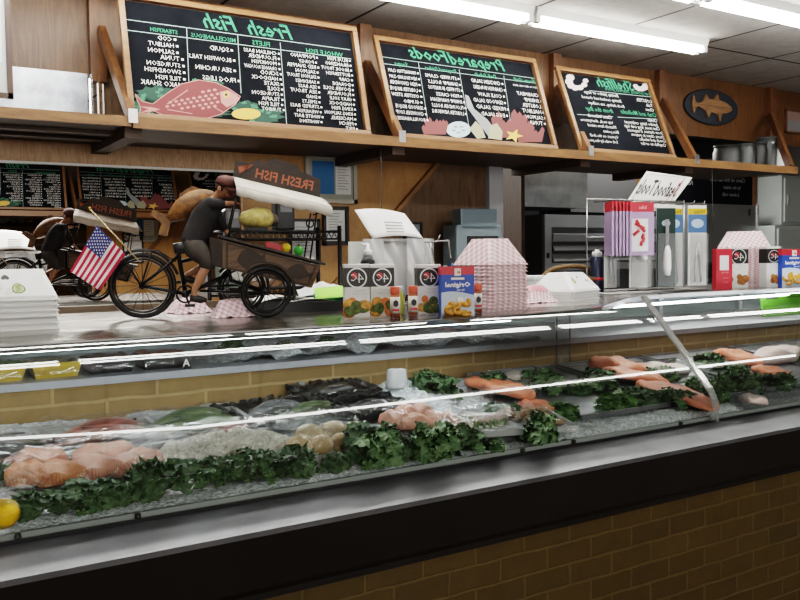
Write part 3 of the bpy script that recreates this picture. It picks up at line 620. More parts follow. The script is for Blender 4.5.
for px0, px1, py, h, l, s in ((345, 370, 320, .178, 'black and white breading carton at the left end of the row, beside the model trike', 3), (371, 394.5, 318.5, .176, 'black and white breading carton with a spice jar at its front, second in row', 5), (418, 441, 316, .172, 'black and white breading carton standing against the blue breading box', 8)):
    p, w_ = stand(px0, px1, py, .06, R_); carton(p, R_, w_, .06, h, l, s)
p, w_ = stand(726, 745, 288, .08, -.4); carton(p+V((.0, -.03, 0)), -.4, w_, .05, .235, 'black and white breading carton between the red packet and the pink stack at the right', 11, 1)
p, w_ = stand(766.5, 781, 287, .08, -.4); carton(p, -.4, w_, .08, .235, 'black and white breading carton right of the right-hand pink stack', 12, 1)
def bluebox(loc, rz, w, d, h, label, seed):
    t_ = thing('breading_box', label, 'box', loc, rz, 'blue boxes of seafood breading')
    MB().box((0, 0, h/2), (w, d, h)).put('box_body', blue, t_, bevel=.0015)
    MB().box((0, 0, h*.92), (w+.0012, d+.0012, h*.16)).put('red_band', red, t_)
    mb = MB(); n = 12
    mb.poly([V((-w/2, -d/2-.0007, 0))]+[V((-w/2+w*i/n, -d/2-.0007, h*(.46+.05*sin(pi*i/n+.6)))) for i in range(n+1)]+[V((w/2, -d/2-.0007, 0))]); mb.put('pale_panel', M('box_pale_panel', (.5, .57, .66), .4), t_)
    MB().box((0, -d/2-.001, h*.89), (w*.19, .001, w*.22)).put('white_emblem', cream, t_)
    mb = MB(); letter(mb, 'M', V((w*.07, -d/2-.0022, h*.86)), U, Vv, h*.075, bold=.02); mb.put('emblem_lettering', red, t_)
    MB().box((0, -d/2-.001, h*.76), (w*.4, .001, h*.045)).put('brand_label', cream, t_)
    mb = MB(); letter(mb, 'Original', V((w*.38, -d/2-.0022, h*.6)), U, Vv, h*.13, bold=.03, width=w*.76); letter(mb, 'fry mix', V((w*.2, -d/2-.0022, h*.52)), U, Vv, h*.055, bold=.02); mb.put('product_lettering', foam, t_)
    rr = random.Random(seed); mb = MB()
    for i in range(9):
        cx = rr.uniform(-w*.3, w*.3); cz = h*rr.uniform(.1, .34); a0 = rr.uniform(0, 6); R0 = w*rr.uniform(.12, .17)
        mb.tube([(cx+R0*cos(a0+q*.5), -d/2-.001-.0004*i, cz+R0*.8*sin(a0+q*.5)) for q in range(6)], [.004+.005*sin(pi*(q+.6)/6.2) for q in range(6)], 6)
    mb.put('fried_shrimp_picture', M('fried_shrimp', (.62, .3, .04), .45, noise=(80, .45)), t_)
    mb = MB(); mb.ell((w*.05, -d/2-.003, h*.33), (.012, .002, .012)); mb.put('dip_picture', cream, t_)
    return t_
p, w_ = stand(441.5, 474.5, 317.5, .045, R_); bluebox(p, R_, w_, .045, .172, 'blue and red box of breading in the middle of the counter', 4)
p, w_ = stand(782, 806, 287, .06, -.4); bluebox(p, -.4, w_, .06, .225, 'blue and red box of breading at the right edge of the photo', 6)
# red packet
p, w_ = stand(709, 725, 288.5, .05, -.35); p = p+V((-.05, -.09, 0)); t_ = thing('red_packet', 'tall plain red packet with a white label in front of the right-hand pink stack', 'packet', p, -.35)
MB().box((0, 0, .115), (w_, .04, .23)).put('packet_body', red, t_, bevel=.002); MB().box((-.0, -.0205, .15), (w_*.55, .001, .085)).put('white_label', foam_s, t_)
mb = MB()
for z_, s_ in ((.09, .018), (.06, .014), (.035, .014)): letter(mb, 'fish fry', V((w_*.25, -.0213, z_)), U, Vv, s_*.9)
mb.put('packet_lettering', M('pack_pale_red', (.75, .35, .33)), t_)
# spice jars
def jar(loc, label, h=.108, r=.0165):
    t_ = thing('spice_jar', label, 'jar', loc, R_, 'red-capped spice jars')
    MB().lathe([(r, 0), (r, h*.72), (r*.8, h*.8)], 18).put('glass_body', M('spice_filling', (.4, .11, .05), .3), t_)
    MB().lathe([(r*.93, h*.78), (r*.97, h*.8), (r*.97, h), (r*.9, h*1.01)], 18).put('cap', M('cap_red', (.55, .1, .05), .4), t_)
    MB().lathe([(r*1.02, h*.2), (r*1.02, h*.7)], 18).put('label', cream, t_)
    mb = MB(); f = V((0, -r*1.05, h*.5)); mb.poly([f+U*(r*.6*cos(i*pi/3+.5))+Vv*(r*.75*sin(i*pi/3+.5)) for i in range(6)]); mb.put('label_emblem', black, t_)
    MB().box((0, -r*1.0, h*.3), (r*1.4, .002, h*.07)).put('label_stripe', red, t_)
jar(deck(398.5, 320)+V((0, .02, 0)), 'red-capped spice jar left of the yellow bottle, before the second carton')
jar(deck(416.5, 318.5)+V((0, .02, 0)), 'red-capped spice jar right of the yellow bottle, before the third carton')
jar(deck(481, 315)+V((0, .02, 0)), 'red-capped spice jar between the blue box and the tall pink stack')
t_ = thing('oil_bottle', 'squat yellow green bottle between two spice jars', 'bottle', deck(407.5, 315)+V((0, .05, 0)))
MB().lathe([(.0165, 0), (.018, .006), (.018, .06), (.01, .075), (.008, .085)], 18).put('bottle_body', M('oil_yellow', (.42, .4, .08), .2, coat=.5), t_); MB().lathe([(.0105, .085), (.0105, .1), (.009, .102)], 14).put('cap', foam, t_)

# -- model trike
iron = black_iron; tr_wood = wood('cart_wood', (.17, .095, .045), (.09, .045, .02), (1, 6, 6), 12., .5, 1.); tr_dark = wood('cart_dark_wood', (.05, .032, .022), (.025, .016, .012), (1, 6, 6), 10., .55, 1.)
carve = M('carved_relief', (.03, .018, .012), .6); skin = M('carved_skin', (.36, .18, .1), .5); shirt_m = M('shirt_charcoal', (.018, .016, .017), .8, noise=(40, .3)); trou_m = M('trousers_brown', (.06, .05, .042), .85, noise=(40, .3)); cap_m = M('cap_maroon', (.085, .03, .022), .75, noise=(50, .3)); shoe_m = M('shoe_dark', (.02, .014, .012), .5)
def skinned(name, chains, mt, parent, sub=2):
    """chains: lists of (point, radius) sharing end points; one continuous skinned surface"""
    me = bpy.data.meshes.new(name); vs = []; es = []; rad = []; idx = {}
    for ch in chains:
        pv = None
        for p, r in ch:
            k_ = tuple(round(q, 5) for q in p)
            if k_ not in idx: idx[k_] = len(vs); vs.append(k_); rad.append(r)
            i = idx[k_]
            if pv is not None and pv != i: es.append((pv, i))
            pv = i
    me.from_pydata(vs, es, []); me.materials.append(mt); o = bpy.data.objects.new(name, me); COL.objects.link(o); o.parent = parent
    md = o.modifiers.new('skin', 'SKIN'); md.use_smooth_shade = True
    for i, sv in enumerate(me.skin_vertices[0].data): sv.radius = (rad[i], rad[i]); sv.use_root = (i == 0)
    s_ = o.modifiers.new('sub', 'SUBSURF'); s_.levels = s_.render_levels = sub
    return o
def wheel(t_, c, r, w=.009, ns=16):
    o = MB().tube([(c[0]+r*cos(a), c[1], c[2]+r*sin(a)) for a in [2*pi*i/40 for i in range(40)]], w, 8, closed=True).put('wheel', iron, t_)
    mb = MB(); mb.tube([(c[0]+(r-.014)*cos(a), c[1], c[2]+(r-.014)*sin(a)) for a in [2*pi*i/40 for i in range(40)]], .004, 6, closed=True); mb.put('rim', iron, o)
    for i in range(ns):
        a = 2*pi*i/ns; MB().tube([(c[0], c[1]+.006*(-1)**i, c[2]), (c[0]+(r-.012)*cos(a), c[1], c[2]+(r-.012)*sin(a))], .0013, 5).put('spoke', iron, o)
    MB().tube([(c[0], c[1]-.016, c[2]), (c[0], c[1]+.016, c[2])], .012, 12).put('hub', iron, o)
    return o
tr = thing('model_trike', 'carved fishmonger riding a dark iron cargo trike with a Fresh Fish canopy on the counter', 'sculpture', deck(142, 319), radians(-18))
wheel(tr, (0.005, 0, .117), .107); wheel(tr, (.428, -.088, .09), .083, .008, 14); wheel(tr, (.355, .11, .098), .083, .008, 14)
fr = MB()
for pts, r in (([(0, -.02, .117), (.15, -.015, .085)], .006), ([(0, .02, .117), (.15, .015, .085)], .006), ([(0, -.02, .117), (.13, -.01, .22)], .0055), ([(0, .02, .117), (.13, .01, .22)], .0055), ([(.15, 0, .085), (.13, 0, .225), (.125, 0, .245)], .008), ([(.15, 0, .085), (.3, 0, .15)], .008), ([(.14, 0, .2), (.29, 0, .235)], .007), ([(.29, 0, .25), (.31, 0, .13), (.41, 0, .095)], .008), ([(.428, -.09, .09), (.355, .112, .098)], .007), ([(.2, -.01, .095), (.42, -.06, .085)], .0045), ([(.2, .01, .11), (.36, .08, .11)], .0045), ([(.15, -.03, .085), (.15, .03, .085)], .014)):
    fr.tube(pts, r, 8)
fr.tube([(.15+.03*cos(a), -.012, .085+.03*sin(a)) for a in [2*pi*i/20 for i in range(20)]], .0035, 6, closed=True)
fr.put('bike_frame', iron, tr)
MB().tube([(.115, 0, .245), (.15, 0, .25), (.19, 0, .247)], [.02, .022, .008], 10).put('saddle', black, tr)
rk = MB()
for y in (-.03, 0, .03): rk.tube([(-.075, y, .235), (.06, y, .24), (.12, y*.6, .2)], .0025, 6)
for x in (-.07, -.03, .01, .05): rk.tube([(x, -.032, .237), (x, .032, .237)], .0022, 6)
for y in (-.03, .03): rk.tube([(-.07, y, .235), (0, y*.7, .117)], .0025, 6); rk.tube([(.04, y, .24), (0, y*.7, .117)], .0025, 6)
rk.put('luggage_rack', iron, tr)
MB().tube([(.125*cos(a)+.005, 0, .117+.125*sin(a)) for a in [.3+2.2*i/16 for i in range(17)]], .006, 6).put('mudguard', iron, tr)
MB().tube([(.428+.1*cos(a), -.088, .09+.1*sin(a)) for a in [-.35+2.9*i/18 for i in range(19)]], [.006]*19, 6).put('mudguard', tr_dark, tr)
MB().tube([(.355+.1*cos(a), .11, .098+.1*sin(a)) for a in [-.3+2.8*i/18 for i in range(19)]], [.006]*19, 6).put('mudguard', tr_dark, tr)
mb = MB(); mb.tube([(.15, -.03, .085), (.162, -.035, .05)], .004, 6); mb.tube([(.15, .03, .085), (.14, .035, .122)], .004, 6); mb.put('crank', iron, tr)
for c_ in ((.165, -.045, .046), (.138, .045, .126)): MB().box(c_, (.035, .022, .01)).put('pedal', iron, tr, bevel=.002)
hb = MB(); hb.tube([(.29, 0, .235), (.3, 0, .29)], .006, 8); hb.tube([(.325, -.075, .275), (.305, -.03, .295), (.3, 0, .292), (.305, .03, .295), (.325, .075, .275)], .005, 8); hb.put('handlebar', iron, tr)
# cart
CW = .08
side = [(.28, .275), (.625, .178), (.592, .1), (.278, .176)]
cb = MB()
for s in (-1, 1): cb.poly([(x, s*CW, z_) for x, z_ in side], (0, -s*.008, 0))
cb.poly([(.28, -CW, .275), (.28, CW, .275), (.278, CW, .176), (.278, -CW, .176)], (.008, 0, 0)); cb.poly([(.625, -CW, .178), (.625, CW, .178), (.592, CW, .1), (.592, -CW, .1)], (-.008, 0, 0)); cb.poly([(.278, -CW, .176), (.592, -CW, .1), (.592, CW, .1), (.278, CW, .176)], (0, 0, .006))
cbo = cb.put('cart_box', tr_wood, tr)
MB().poly([(.27, -CW-.012, .282), (.642, -CW-.012, .18), (.642, CW+.012, .18), (.27, CW+.012, .282)], (0, 0, .01)).put('cart_lid', tr_dark, tr, bevel=.002)
MB().poly([(.235, -CW*.9, .284), (.278, -CW, .276), (.278, -CW, .176), (.24, -CW*.9, .186)], (0, CW*1.8, 0)).put('rear_locker', tr_dark, tr, bevel=.003)
def relief(mb, cx, cz, L, H, ang):
    pr = fishpts(0, 0, 1, 0, 1); pts = []
    for a, b in pr: x = (a-.5)*L; z_ = -b*H; pts.append((cx+x*cos(ang)-z_*sin(ang), -CW-.001, cz+x*sin(ang)+z_*cos(ang)))
    mb.poly(pts, (0, -.004, 0))
mb = MB(); relief(mb, .55, .155, -.09, .05, -.3); mb.put('carved_fish', carve, cbo)
mb = MB(); relief(mb, .38, .205, -.1, .065, .1); relief(mb, .4, .19, -.07, .05, -.5); mb.put('carved_lobster', carve, cbo)
mb = MB()
for p_, q_ in zip(side, side[1:]+side[:1]):
    k_ = lambda p: (p[0]+(.445-p[0])*.1, -CW-.002, p[1]+(.18-p[1])*.13)
    mb.bar(k_(p_), k_(q_), .004, .004)
mb.put('carved_border', carve, cbo)
# canopy
MB().poly([(.335, .012, .56), (.39, .012, .553), (.42, .012, .566), (.445, .012, .556), (.47, .012, .572), (.53, .012, .556), (.56, .012, .545), (.575, .012, .525), (.645, .012, .495), (.64, .012, .431), (.327, .012, .501)], (0, .01, 0)).put('sign_board', tr_dark, tr)
mb = MB(); dsg = V((.31, 0, -.068)).normalized(); letter(mb, 'FRESH FISH', V((.615, .0105, .455)), dsg, V((-dsg.z*-1, 0, dsg.x)) if False else V((.2, 0, .98)), .048, bold=.02, width=.215); mb.put('sign_lettering', M('sign_red_brown', (.32, .1, .05), .6), tr)
MB().poly([(.38, .0105, .53), (.4, .0105, .548), (.35, .0105, .515), (.345, .0105, .54)], (0, -.002, 0)).put('sign_ornament', M('sign_red_brown', (.3, .1, .05), .6), tr)
canv = M('canopy_canvas', (.56, .52, .46), .85, noise=(8, .25))
mb = MB()
f_ = lambda u, v: (.325+.315*u+(.005+.02*u)*v, .01-.125*v, (.503-.073*u)*(1-v)+(.455-.07*u)*v+.006*sin(pi*v)+.002*sin(u*18)*v)
mb.grid(f_, 14, 6); mb.grid(lambda u, v: (.33+.335*u, -.115-.004*v, .455-.07*u+.002*sin(u*18)-.028*v-.004*abs(sin(u*22))*v), 24, 2)
mb.grid(lambda u, v: (.325+.315*u+(.005+.02*u)*v, .02+.12*v, (.503-.073*u)*(1-v)+(.45-.07*u)*v), 10, 4)
mb.put('canopy', canv, tr, solid=.0015)
pm = MB()
for pts in ([(.585, -CW, .19), (.615, -CW, .375)], [(.585, CW, .19), (.615, CW, .375)], [(.3, -CW, .28), (.335, -CW, .43)], [(.3, CW, .28), (.335, CW, .43)], [(.615, -CW, .372), (.65, -.11, .385)], [(.335, -CW, .43), (.335, -.11, .45)], [(.335, -CW, .43), (.615, -CW, .372)]): pm.tube(pts, .0032, 6)
for cx in (.597,): pm.tube([(cx-.008+.013*cos(a), -CW, .33+.013*sin(a)) for a in [2*pi*i/14 for i in range(14)]], .0026, 6, closed=True)
pm.tube([(.6, -CW, .36), (.63, -CW, .372), (.648, -CW, .36), (.64, -CW, .345)], .0026, 6)
pm.put('canopy_poles', iron, tr)
# rider
hip = (.183, 0, .262); ch = (.222, 0, .36); nk = (.25, 0, .418)
hd = (.3, -.014, .46)
def hand(p, d, side, curl=.5):
    """short finger chains rooted in the palm"""
    p = V(p); d = V(d).normalized(); s_ = V((0, 1, 0)) if abs(d.y) < .8 else V((1, 0, 0)); dn = d.cross(s_).normalized()
    if dn.z > 0: dn = -dn
    out = []
    palm = p+d*.014
    for i, l in enumerate((.016, .019, .018, .014)):
        o_ = s_*((i-1.5)*.0052); a = palm+o_; b = a+d*l*.55+dn*l*.25*curl; c_ = b+d*l*.25+dn*l*.45*curl; out.append([(tuple(palm), .0062), (tuple(a+d*.002), .0028), (tuple(b), .0026), (tuple(c_), .002)])
    th_ = p+d*.006+s_*side*.009; out.append([(tuple(p+d*.004), .006), (tuple(th_), .0032), (tuple(th_+d*.01+s_*side*.003), .0025)])
    return [[(tuple(p), .0062), (tuple(p+d*.004), .006), (tuple(palm), .0062)]]+out
hu = (.322, -.045, .405); hl = (.318, -.05, .279)
body = [[(hip, .026), ((.2, 0, .31), .026), (ch, .028), ((.24, 0, .398), .022), (nk, .014), ((.27, -.005, .432), .015), ((.29, -.01, .448), .03), (hd, .034), ((.308, -.016, .472), .029)],
        [((.24, 0, .398), .022), ((.25, -.043, .404), .017), ((.275, -.064, .4), .0125), ((.3, -.058, .402), .0095), (hu, .007)],
        [((.24, 0, .398), .022), ((.25, .043, .404), .017), ((.285, .052, .335), .0125), ((.305, .05, .3), .009), ((.32, .05, .28), .007)],
        [(ch, .038), ((.255, -.04, .378), .015), ((.283, -.056, .33), .0125), ((.3, -.053, .302), .0095), (hl, .007)] if False else [((.25, .043, .404), .017), ((.25, .044, .4), .016)],
        [(hip, .026), ((.192, -.03, .25), .02), ((.232, -.045, .195), .017), ((.205, -.045, .145), .017), ((.18, -.045, .098), .011), ((.178, -.045, .078), .012), ((.2, -.045, .066), .011), ((.215, -.045, .063), .008)],
        [(hip, .026), ((.195, .03, .255), .02), ((.262, .04, .225), .017), ((.225, .042, .18), .017), ((.155, .045, .152), .011), ((.15, .045, .14), .012), ((.175, .045, .138), .009)]]
body += hand(hu, (.8, .1, -.05), -1)
body += hand((.32, .05, .28), (.7, -.1, -.7), 1)
rider = skinned('rider', body, skin, tr)
rider['label'] = 'carved rider in a maroon cap and charcoal shirt holding the canopy'
# near arm reaching down to the handlebar (photo-left arm) belongs to the same shirt
skinned('shirt', [[((.178, 0, .25), .05), ((.186, 0, .275), .052), ((.205, 0, .315), .052), (ch, .054), ((.242, 0, .4), .038), ((.25, 0, .415), .024)],
                  [((.242, 0, .4), .031), ((.25, -.045, .405), .0225), ((.275, -.065, .4), .019), ((.298, -.059, .402), .0145)],
                  [((.242, 0, .4), .031), ((.25, .045, .404), .0225), ((.285, .053, .336), .018), ((.3, .051, .308), .0135)]], shirt_m, rider)
skinned('trousers', [[((.184, 0, .275), .05), (hip, .05)], [(hip, .05), ((.188, -.031, .25), .044), ((.212, -.04, .222), .04), ((.234, -.045, .197), .034), ((.222, -.045, .168), .029)], [(hip, .05), ((.195, .031, .255), .044), ((.232, .037, .24), .04), ((.262, .04, .227), .034), ((.24, .041, .194), .029)]], trou_m, rider)
for c_, t0 in (((.178, -.045, .07), -.2), ((.15, .045, .137), 0)):
    MB().tube([(c_[0]-.014, c_[1], c_[2]+.002), (c_[0], c_[1], c_[2]+.002), (c_[0]+.025, c_[1], c_[2]-.005), (c_[0]+.045, c_[1], c_[2]-.007)], [.011, .0145, .013, .007], 10).put('shoe', shoe_m, rider)
Rh = Euler((0, .3, -.75)).to_matrix(); H = V(hd)
HS = 1.26
def hp(x, y, z_): return H+Rh @ V((x*HS, y*HS, z_*HS))
MB().lathe([(.001, .045), (.02, .043), (.035, .034), (.041, .022), (.04, .012), (.036, .009)], 18, H, Rh).put('cap', cap_m, rider)
mb = MB(); mb.grid(lambda u, v: hp(.018+.026*v, (u-.5)*.05*(1-.35*v), .011-.008*v-.006*(2*u-1)**2), 8, 3); mb.put('cap_brim', cap_m, rider, solid=.003)
MB().ell(hp(-.006, 0, .002), (.034, .036, .03), Rh).put('hair', M('hair_brown', (.05, .022, .012), .8, noise=(90, .4)), rider)
mb = MB(); mb.tube([hp(.022, 0, .004), hp(.033, 0, -.008), hp(.026, 0, -.012)], [.005, .0075, .005], 8); mb.put('nose', skin, rider)
for s in (-1, 1): MB().ell(hp(.0, s*.0275, -.004), (.008, .0045, .011), Rh).put('ear', skin, rider)
gm = MB()
for s in (-1, 1): gm.tube([hp(.0275, s*.011+.009*cos(a), -.001+.008*sin(a)) for a in [2*pi*i/14 for i in range(14)]], .0014, 5, closed=True); gm.tube([hp(.027, s*.019, 0), hp(0, s*.029, .002)], .0013, 5)
gm.put('spectacles', black, rider)
for s in (-1, 1): MB().ell(hp(.0235, s*.0105, -.001), (.004, .0055, .004), Rh).put('eye', M('eye_white', (.5, .47, .42), .4), rider)
mb = MB(); mb.tube([hp(.022, -.01, -.0165), hp(.0265, 0, -.0185), hp(.022, .01, -.0165)], .0022, 6); mb.put('mouth', M('mouth_red', (.2, .05, .04), .5), rider)
MB().ell(hp(.014, 0, -.02), (.015, .016, .011), Rh).put('chin_beard', M('beard_brown', (.16, .075, .045), .8), rider)
# golden fish slung behind his back
gold = M('fish_gold', (.24, .11, .025), .5, noise=(45, .5), col2=(.09, .038, .012))
fa, fb = V((.1, .05, .352)), V((.265, .055, .44)); ax = (fb-fa).normalized()
fm = MB(); N = 14
def fbody(i): t = i/N; return fa+ax*((fb-fa).length*t)+V((0, 0, .012*sin(pi*t)))
fm.tube([fbody(i) for i in range(N+1)], [.009+.036*sin(pi*min(1, (i/N)*.95+.03))**.8 for i in range(N+1)], 14)
fo = fm.put('golden_fish', gold, tr)
mb = MB(); t0 = fa; up_ = V((-ax.z, 0, ax.x))
mb.poly([t0+ax*.012, t0-ax*.03+up_*.055, t0-ax*.05+up_*.05, t0-ax*.03+up_*.0, t0-ax*.06-up_*.03, t0-ax*.035-up_*.05], (0, .006, 0)); mb.put('tail_fin', gold, fo)
mb = MB(); mb.poly([t0+ax*.06+up_*.03, t0+ax*.075+up_*.062, t0+ax*.13+up_*.068, t0+ax*.16+up_*.035], (0, .005, 0)); mb.poly([t0+ax*.05-up_*.028, t0+ax*.045-up_*.055, t0+ax*.08-up_*.05, t0+ax*.09-up_*.03], (0, .005, 0)); mb.put('fin', gold, fo)
# -- flag on the trike's luggage rack
fl = thing('small_flag', 'small American flag on a stick leaning from the rear of the model trike', 'flag', tr.location.copy(), radians(-18))
sa, sb = V((-.16, -.04, .385)), V((.0, -.03, .2))
MB().tube([sa, sb], .0028, 8).put('flag_stick', M('stick_wood', (.5, .38, .22), .6), fl); MB().ell(sa, (.005, .005, .006)).put('stick_knob', M('stick_gold', (.6, .4, .1), .3, .8), fl)
A, B, C_, D = V((-.137, -.043, .327)), V((-.047, -.043, .229)), V((-.133, -.05, .105)), V((-.226, -.05, .173))  # hoist A-B, fly to D-C
def fp(h_, f_): # h along hoist A->B, f along fly
    p = (A*(1-h_)+B*h_)*(1-f_)+(D*(1-h_)+C_*h_)*f_; return p+V((0, -.006*sin(f_*7+h_*2)*f_, 0))
def patch(h0, h1, f0, f1, off, nu=2, nv=10):
    mb = MB(); mb.grid(lambda u, v: fp(h0+(h1-h0)*u, f0+(f1-f0)*v)+V((0, off, 0)), nu, nv); return mb
cl = patch(0, 1, 0, 1, 0, 13, 14).put('flag_cloth', M('flag_white', (.76, .74, .74), .8), fl)
fr_ = M('flag_red', (.42, .015, .05), .8); fbm = M('flag_blue', (.025, .035, .16), .8)
for i in range(0, 13, 2):
    patch(i/13, (i+1)/13, .0 if i > 6 else .44, 1, -.0012).put('red_stripe', fr_, cl); patch(i/13, (i+1)/13, .0 if i > 6 else .44, 1, .0012).put('red_stripe', fr_, cl)
ct = patch(0, 7/13, 0, .44, -.0015, 6, 6).put('blue_canton', fbm, cl); patch(0, 7/13, 0, .44, .0015, 6, 6).put('blue_canton', fbm, cl)
mb = MB()
for r in range(9):
    for q in range(6 if r % 2 == 0 else 5):
        c_ = fp((r+.7)/9.4*7/13, ((q if r % 2 == 0 else q+.5)+.6)/6.2*.44)+V((0, -.0026, 0)); e1 = (B-A).normalized(); e2 = (D-A).normalized()
        mb.poly([c_+e1*((.0036 if k_ % 2 == 0 else .0015)*cos(k_*pi/5))+e2*((.0036 if k_ % 2 == 0 else .0015)*sin(k_*pi/5)) for k_ in range(10)])
mb.put('white_stars', M('flag_white', (.75, .73, .73)), ct)
# ================================================================== CASE CONTENTS
IK = .115
def iz(Y): return .912+(Y-1.98)*IK
def I(px, py, h=0.):
    d = FW+(px-400)/FPX*RT-(py-300)/FPX*UP; t = (iz(0)+h-CZ)/(d.z-IK*d.y); return V((t*d.x, t*d.y, CZ+t*d.z))
def mpp(p): return (p-V((0, 0, CZ))).dot(FW)/FPX      # metres per pixel at p
ice_m = M('crushed_ice_white', (.72, .76, .78), .22, noise=(90, .4), bump=(140, .9, .012), spec=.7, coat=.3)
mounds = [(I(412, 402), .15, .06), (I(395, 394), .08, .03), (I(300, 402), .3, -.005)]
def ice_h(x, y):
    z_ = iz(y)-.006+.016*(mnoise.noise(V((x*9, y*9, 1)))+.5*mnoise.noise(V((x*26, y*26, 3)))+.35*mnoise.noise(V((x*70, y*70, 7))))
    for c, r, h in mounds: z_ += h*exp(-((x-c.x)**2+(y-c.y)**2)/(2*(r*.6)**2))
    return min(z_, 1.09) if y < 2.74 else z_
mb = MB(); mb.grid(lambda u, v: (XL+.02+(2.75-XL)*u, 1.988+.757*v, max(.888, ice_h(XL+.02+(2.75-XL)*u, 1.988+.757*v)-.02*max(0, 1-v*22))), 300, 72)
tag(mb.put('crushed_ice', ice_m), 'bed of crushed ice filling the left part of the display case', 'ice', kind='stuff')
mb = MB(); mb.grid(lambda u, v: (2.74+4.3*u, 1.988+.757*v, max(.888, ice_h(2.74+4.3*u, 1.988+.757*v)-.03)), 160, 40)
tag(mb.put('crushed_ice', ice_m), 'thin bed of crushed ice under the steel pans at the right', 'ice', kind='stuff')
mb = MB(); mb.grid(lambda u, v: (1.0+1.5*u, 2.8+.6*v, 1.12+.05*max(0, .3+mnoise.noise(V((u*14, v*6, 5))))*min(1, u*8, (1-u)*8)+.01*mnoise.noise(V((u*60, v*25, 2)))), 120, 40)
tag(mb.put('crushed_ice', ice_m), 'ice heaped on the raised rear shelf of the case', 'ice', kind='stuff')
# steel pans
pan_m = M('pan_steel', (.32, .33, .34), .35, .85, noise=(10, .25))
for x0, x1, l in ((2.02, 2.46, 'dull steel pan with parsley left of the glass joint, first from the ice'), (2.5, 2.98, 'dull steel pan under the long salmon side near the glass joint'), (3.02, 3.6, 'dull steel pan right of the glass joint with kale and a pale fillet'), (3.64, 4.3, 'dull steel pan at the right edge of the case')):
    t_ = thing('steel_pan', l, 'pan', ((x0+x1)/2, 2.42, 0), 0, 'steel display pans'); w_ = (x1-x0)/2
    S = lambda x, y, h: (x, y, iz(y+2.42)+h)
    MB().poly([S(-w_, -.34, .006), S(w_, -.34, .006), S(w_, .3, .006), S(-w_, .3, .006)], (0, 0, .004)).put('pan_bottom', pan_m, t_)
    mb = MB(); 
    for a, b in (((-w_, -.34), (w_, -.34)), ((w_, -.34), (w_, .3)), ((w_, .3), (-w_, .3)), ((-w_, .3), (-w_, -.34))): mb.bar(S(*a, .012), S(*b, .012), .006, .016)
    mb.put('pan_rim', pan_m, t_)
# -- kale and parsley
kale_m = M('kale_green', (.088, .15, .06), .55, noise=(7, .5), col2=(.03, .075, .026), spec=.4); pars_m = M('parsley_green', (.09, .22, .035), .5, noise=(9, .5), col2=(.02, .075, .015), spec=.4); stem_m = M('stem_pale_green', (.25, .36, .14), .5)
def kale_mesh(seed, n, size, lob, name):
    """a low dome of many small cupped, frilly leaflets on short stems"""
    rr = random.Random(seed); mb = MB(); st = MB(); lobes = [(rr.uniform(-.3, .3), rr.uniform(-.22, .22), rr.uniform(.22, .34), rr.uniform(.36, .56)) for _ in range(lob)]
    for i in range(n):
        lx, ly, lr, lh = lobes[i % lob]; a = rr.uniform(0, 2*pi); el = rr.uniform(-.1, 1.45)
        nm = V((cos(a)*cos(el), sin(a)*cos(el), sin(el))); c = V((lx+nm.x*lr, ly+nm.y*lr*.85, max(.02, .08+nm.z*lh)))
        nm = (nm+V((rr.uniform(-.5, .5), rr.uniform(-.5, .5), rr.uniform(-.2, .5)))).normalized(); u = nm.orthogonal().normalized(); u = Matrix.Rotation(rr.uniform(0, 6.28), 3, nm) @ u; v = nm.cross(u)
        s = size*rr.uniform(.7, 1.25); p1, p2 = rr.uniform(0, 6), rr.uniform(0, 6); cup = rr.uniform(-.5, .25); asp = rr.uniform(.7, 1.1)
        def f(q, w_):
            t = 2*pi*q; r = w_*(1+.16*sin(5*t+p1)+.1*sin(9*t+p2)); z_ = cup*r*r+.3*w_*w_*sin(7*t+p2)+.16*w_**3*sin(13*t+p1)
            k = c+(u*(r*cos(t))+v*(r*sin(t)*asp)+nm*z_)*s; return (k.x, k.y, max(k.z, .0))
        mb.grid(f, 22, 3)
        if i % 6 == 0: st.tube([(lx*.6, ly*.6, .02), (c.x*.75, c.y*.75, c.z*.6), tuple(c-nm*.02)], [.016, .012, .006], 5)
    return mb, st
KM = []
for i, (n, L, W, fine, nm, mt) in enumerate(((80, .15, 4, 0, 'kale', kale_m), (70, .17, 3, 0, 'kale', kale_m), (90, .14, 5, 0, 'kale', kale_m), (150, .095, 3, 0, 'parsley', pars_m))):
    a, b = kale_mesh(20+i, n, L, W, nm)
    q = []
    for m_, nm2, mt2 in ((a, 'leaves', mt), (b, 'stems', stem_m)):
        bmesh.ops.recalc_face_normals(m_.bm, faces=m_.bm.faces); me = bpy.data.meshes.new(nm2); m_.bm.to_mesh(me); m_.bm.free(); me.materials.append(mt2); q.append((nm2, me))
    KM.append(q)
def green(cx, by, wpx, hpx, kind, label, group, ground=None, dpt=1., rz=None):
    p = ground if ground is not None else I(cx, by, .006); k_ = mpp(p); s_ = .9 if group == GB else 1.05; w_ = wpx*k_*1.12*s_; h_ = hpx*k_*1.1; rr = random.Random(cx*31+by)
    p = p+V((0, w_*.22, 0)) if ground is None else p
    t_ = thing('kale_bunch' if kind < 3 else 'parsley_bunch', label, 'kale' if kind < 3 else 'parsley', (p.x, p.y, (iz(p.y)+.004) if ground is None else p.z), rr.uniform(0, 6.28) if rz is None else rz, group)
    for nm2, me in KM[kind]:
        o = bpy.data.objects.new(nm2, me); COL.objects.link(o); o.parent = t_; o.scale = (w_*.95, w_*.95*dpt, h_*(1.1 if group == GB else 1.18))
    return t_
GF = 'kale along the front edge of the ice'; GB = 'greens among the fillets'
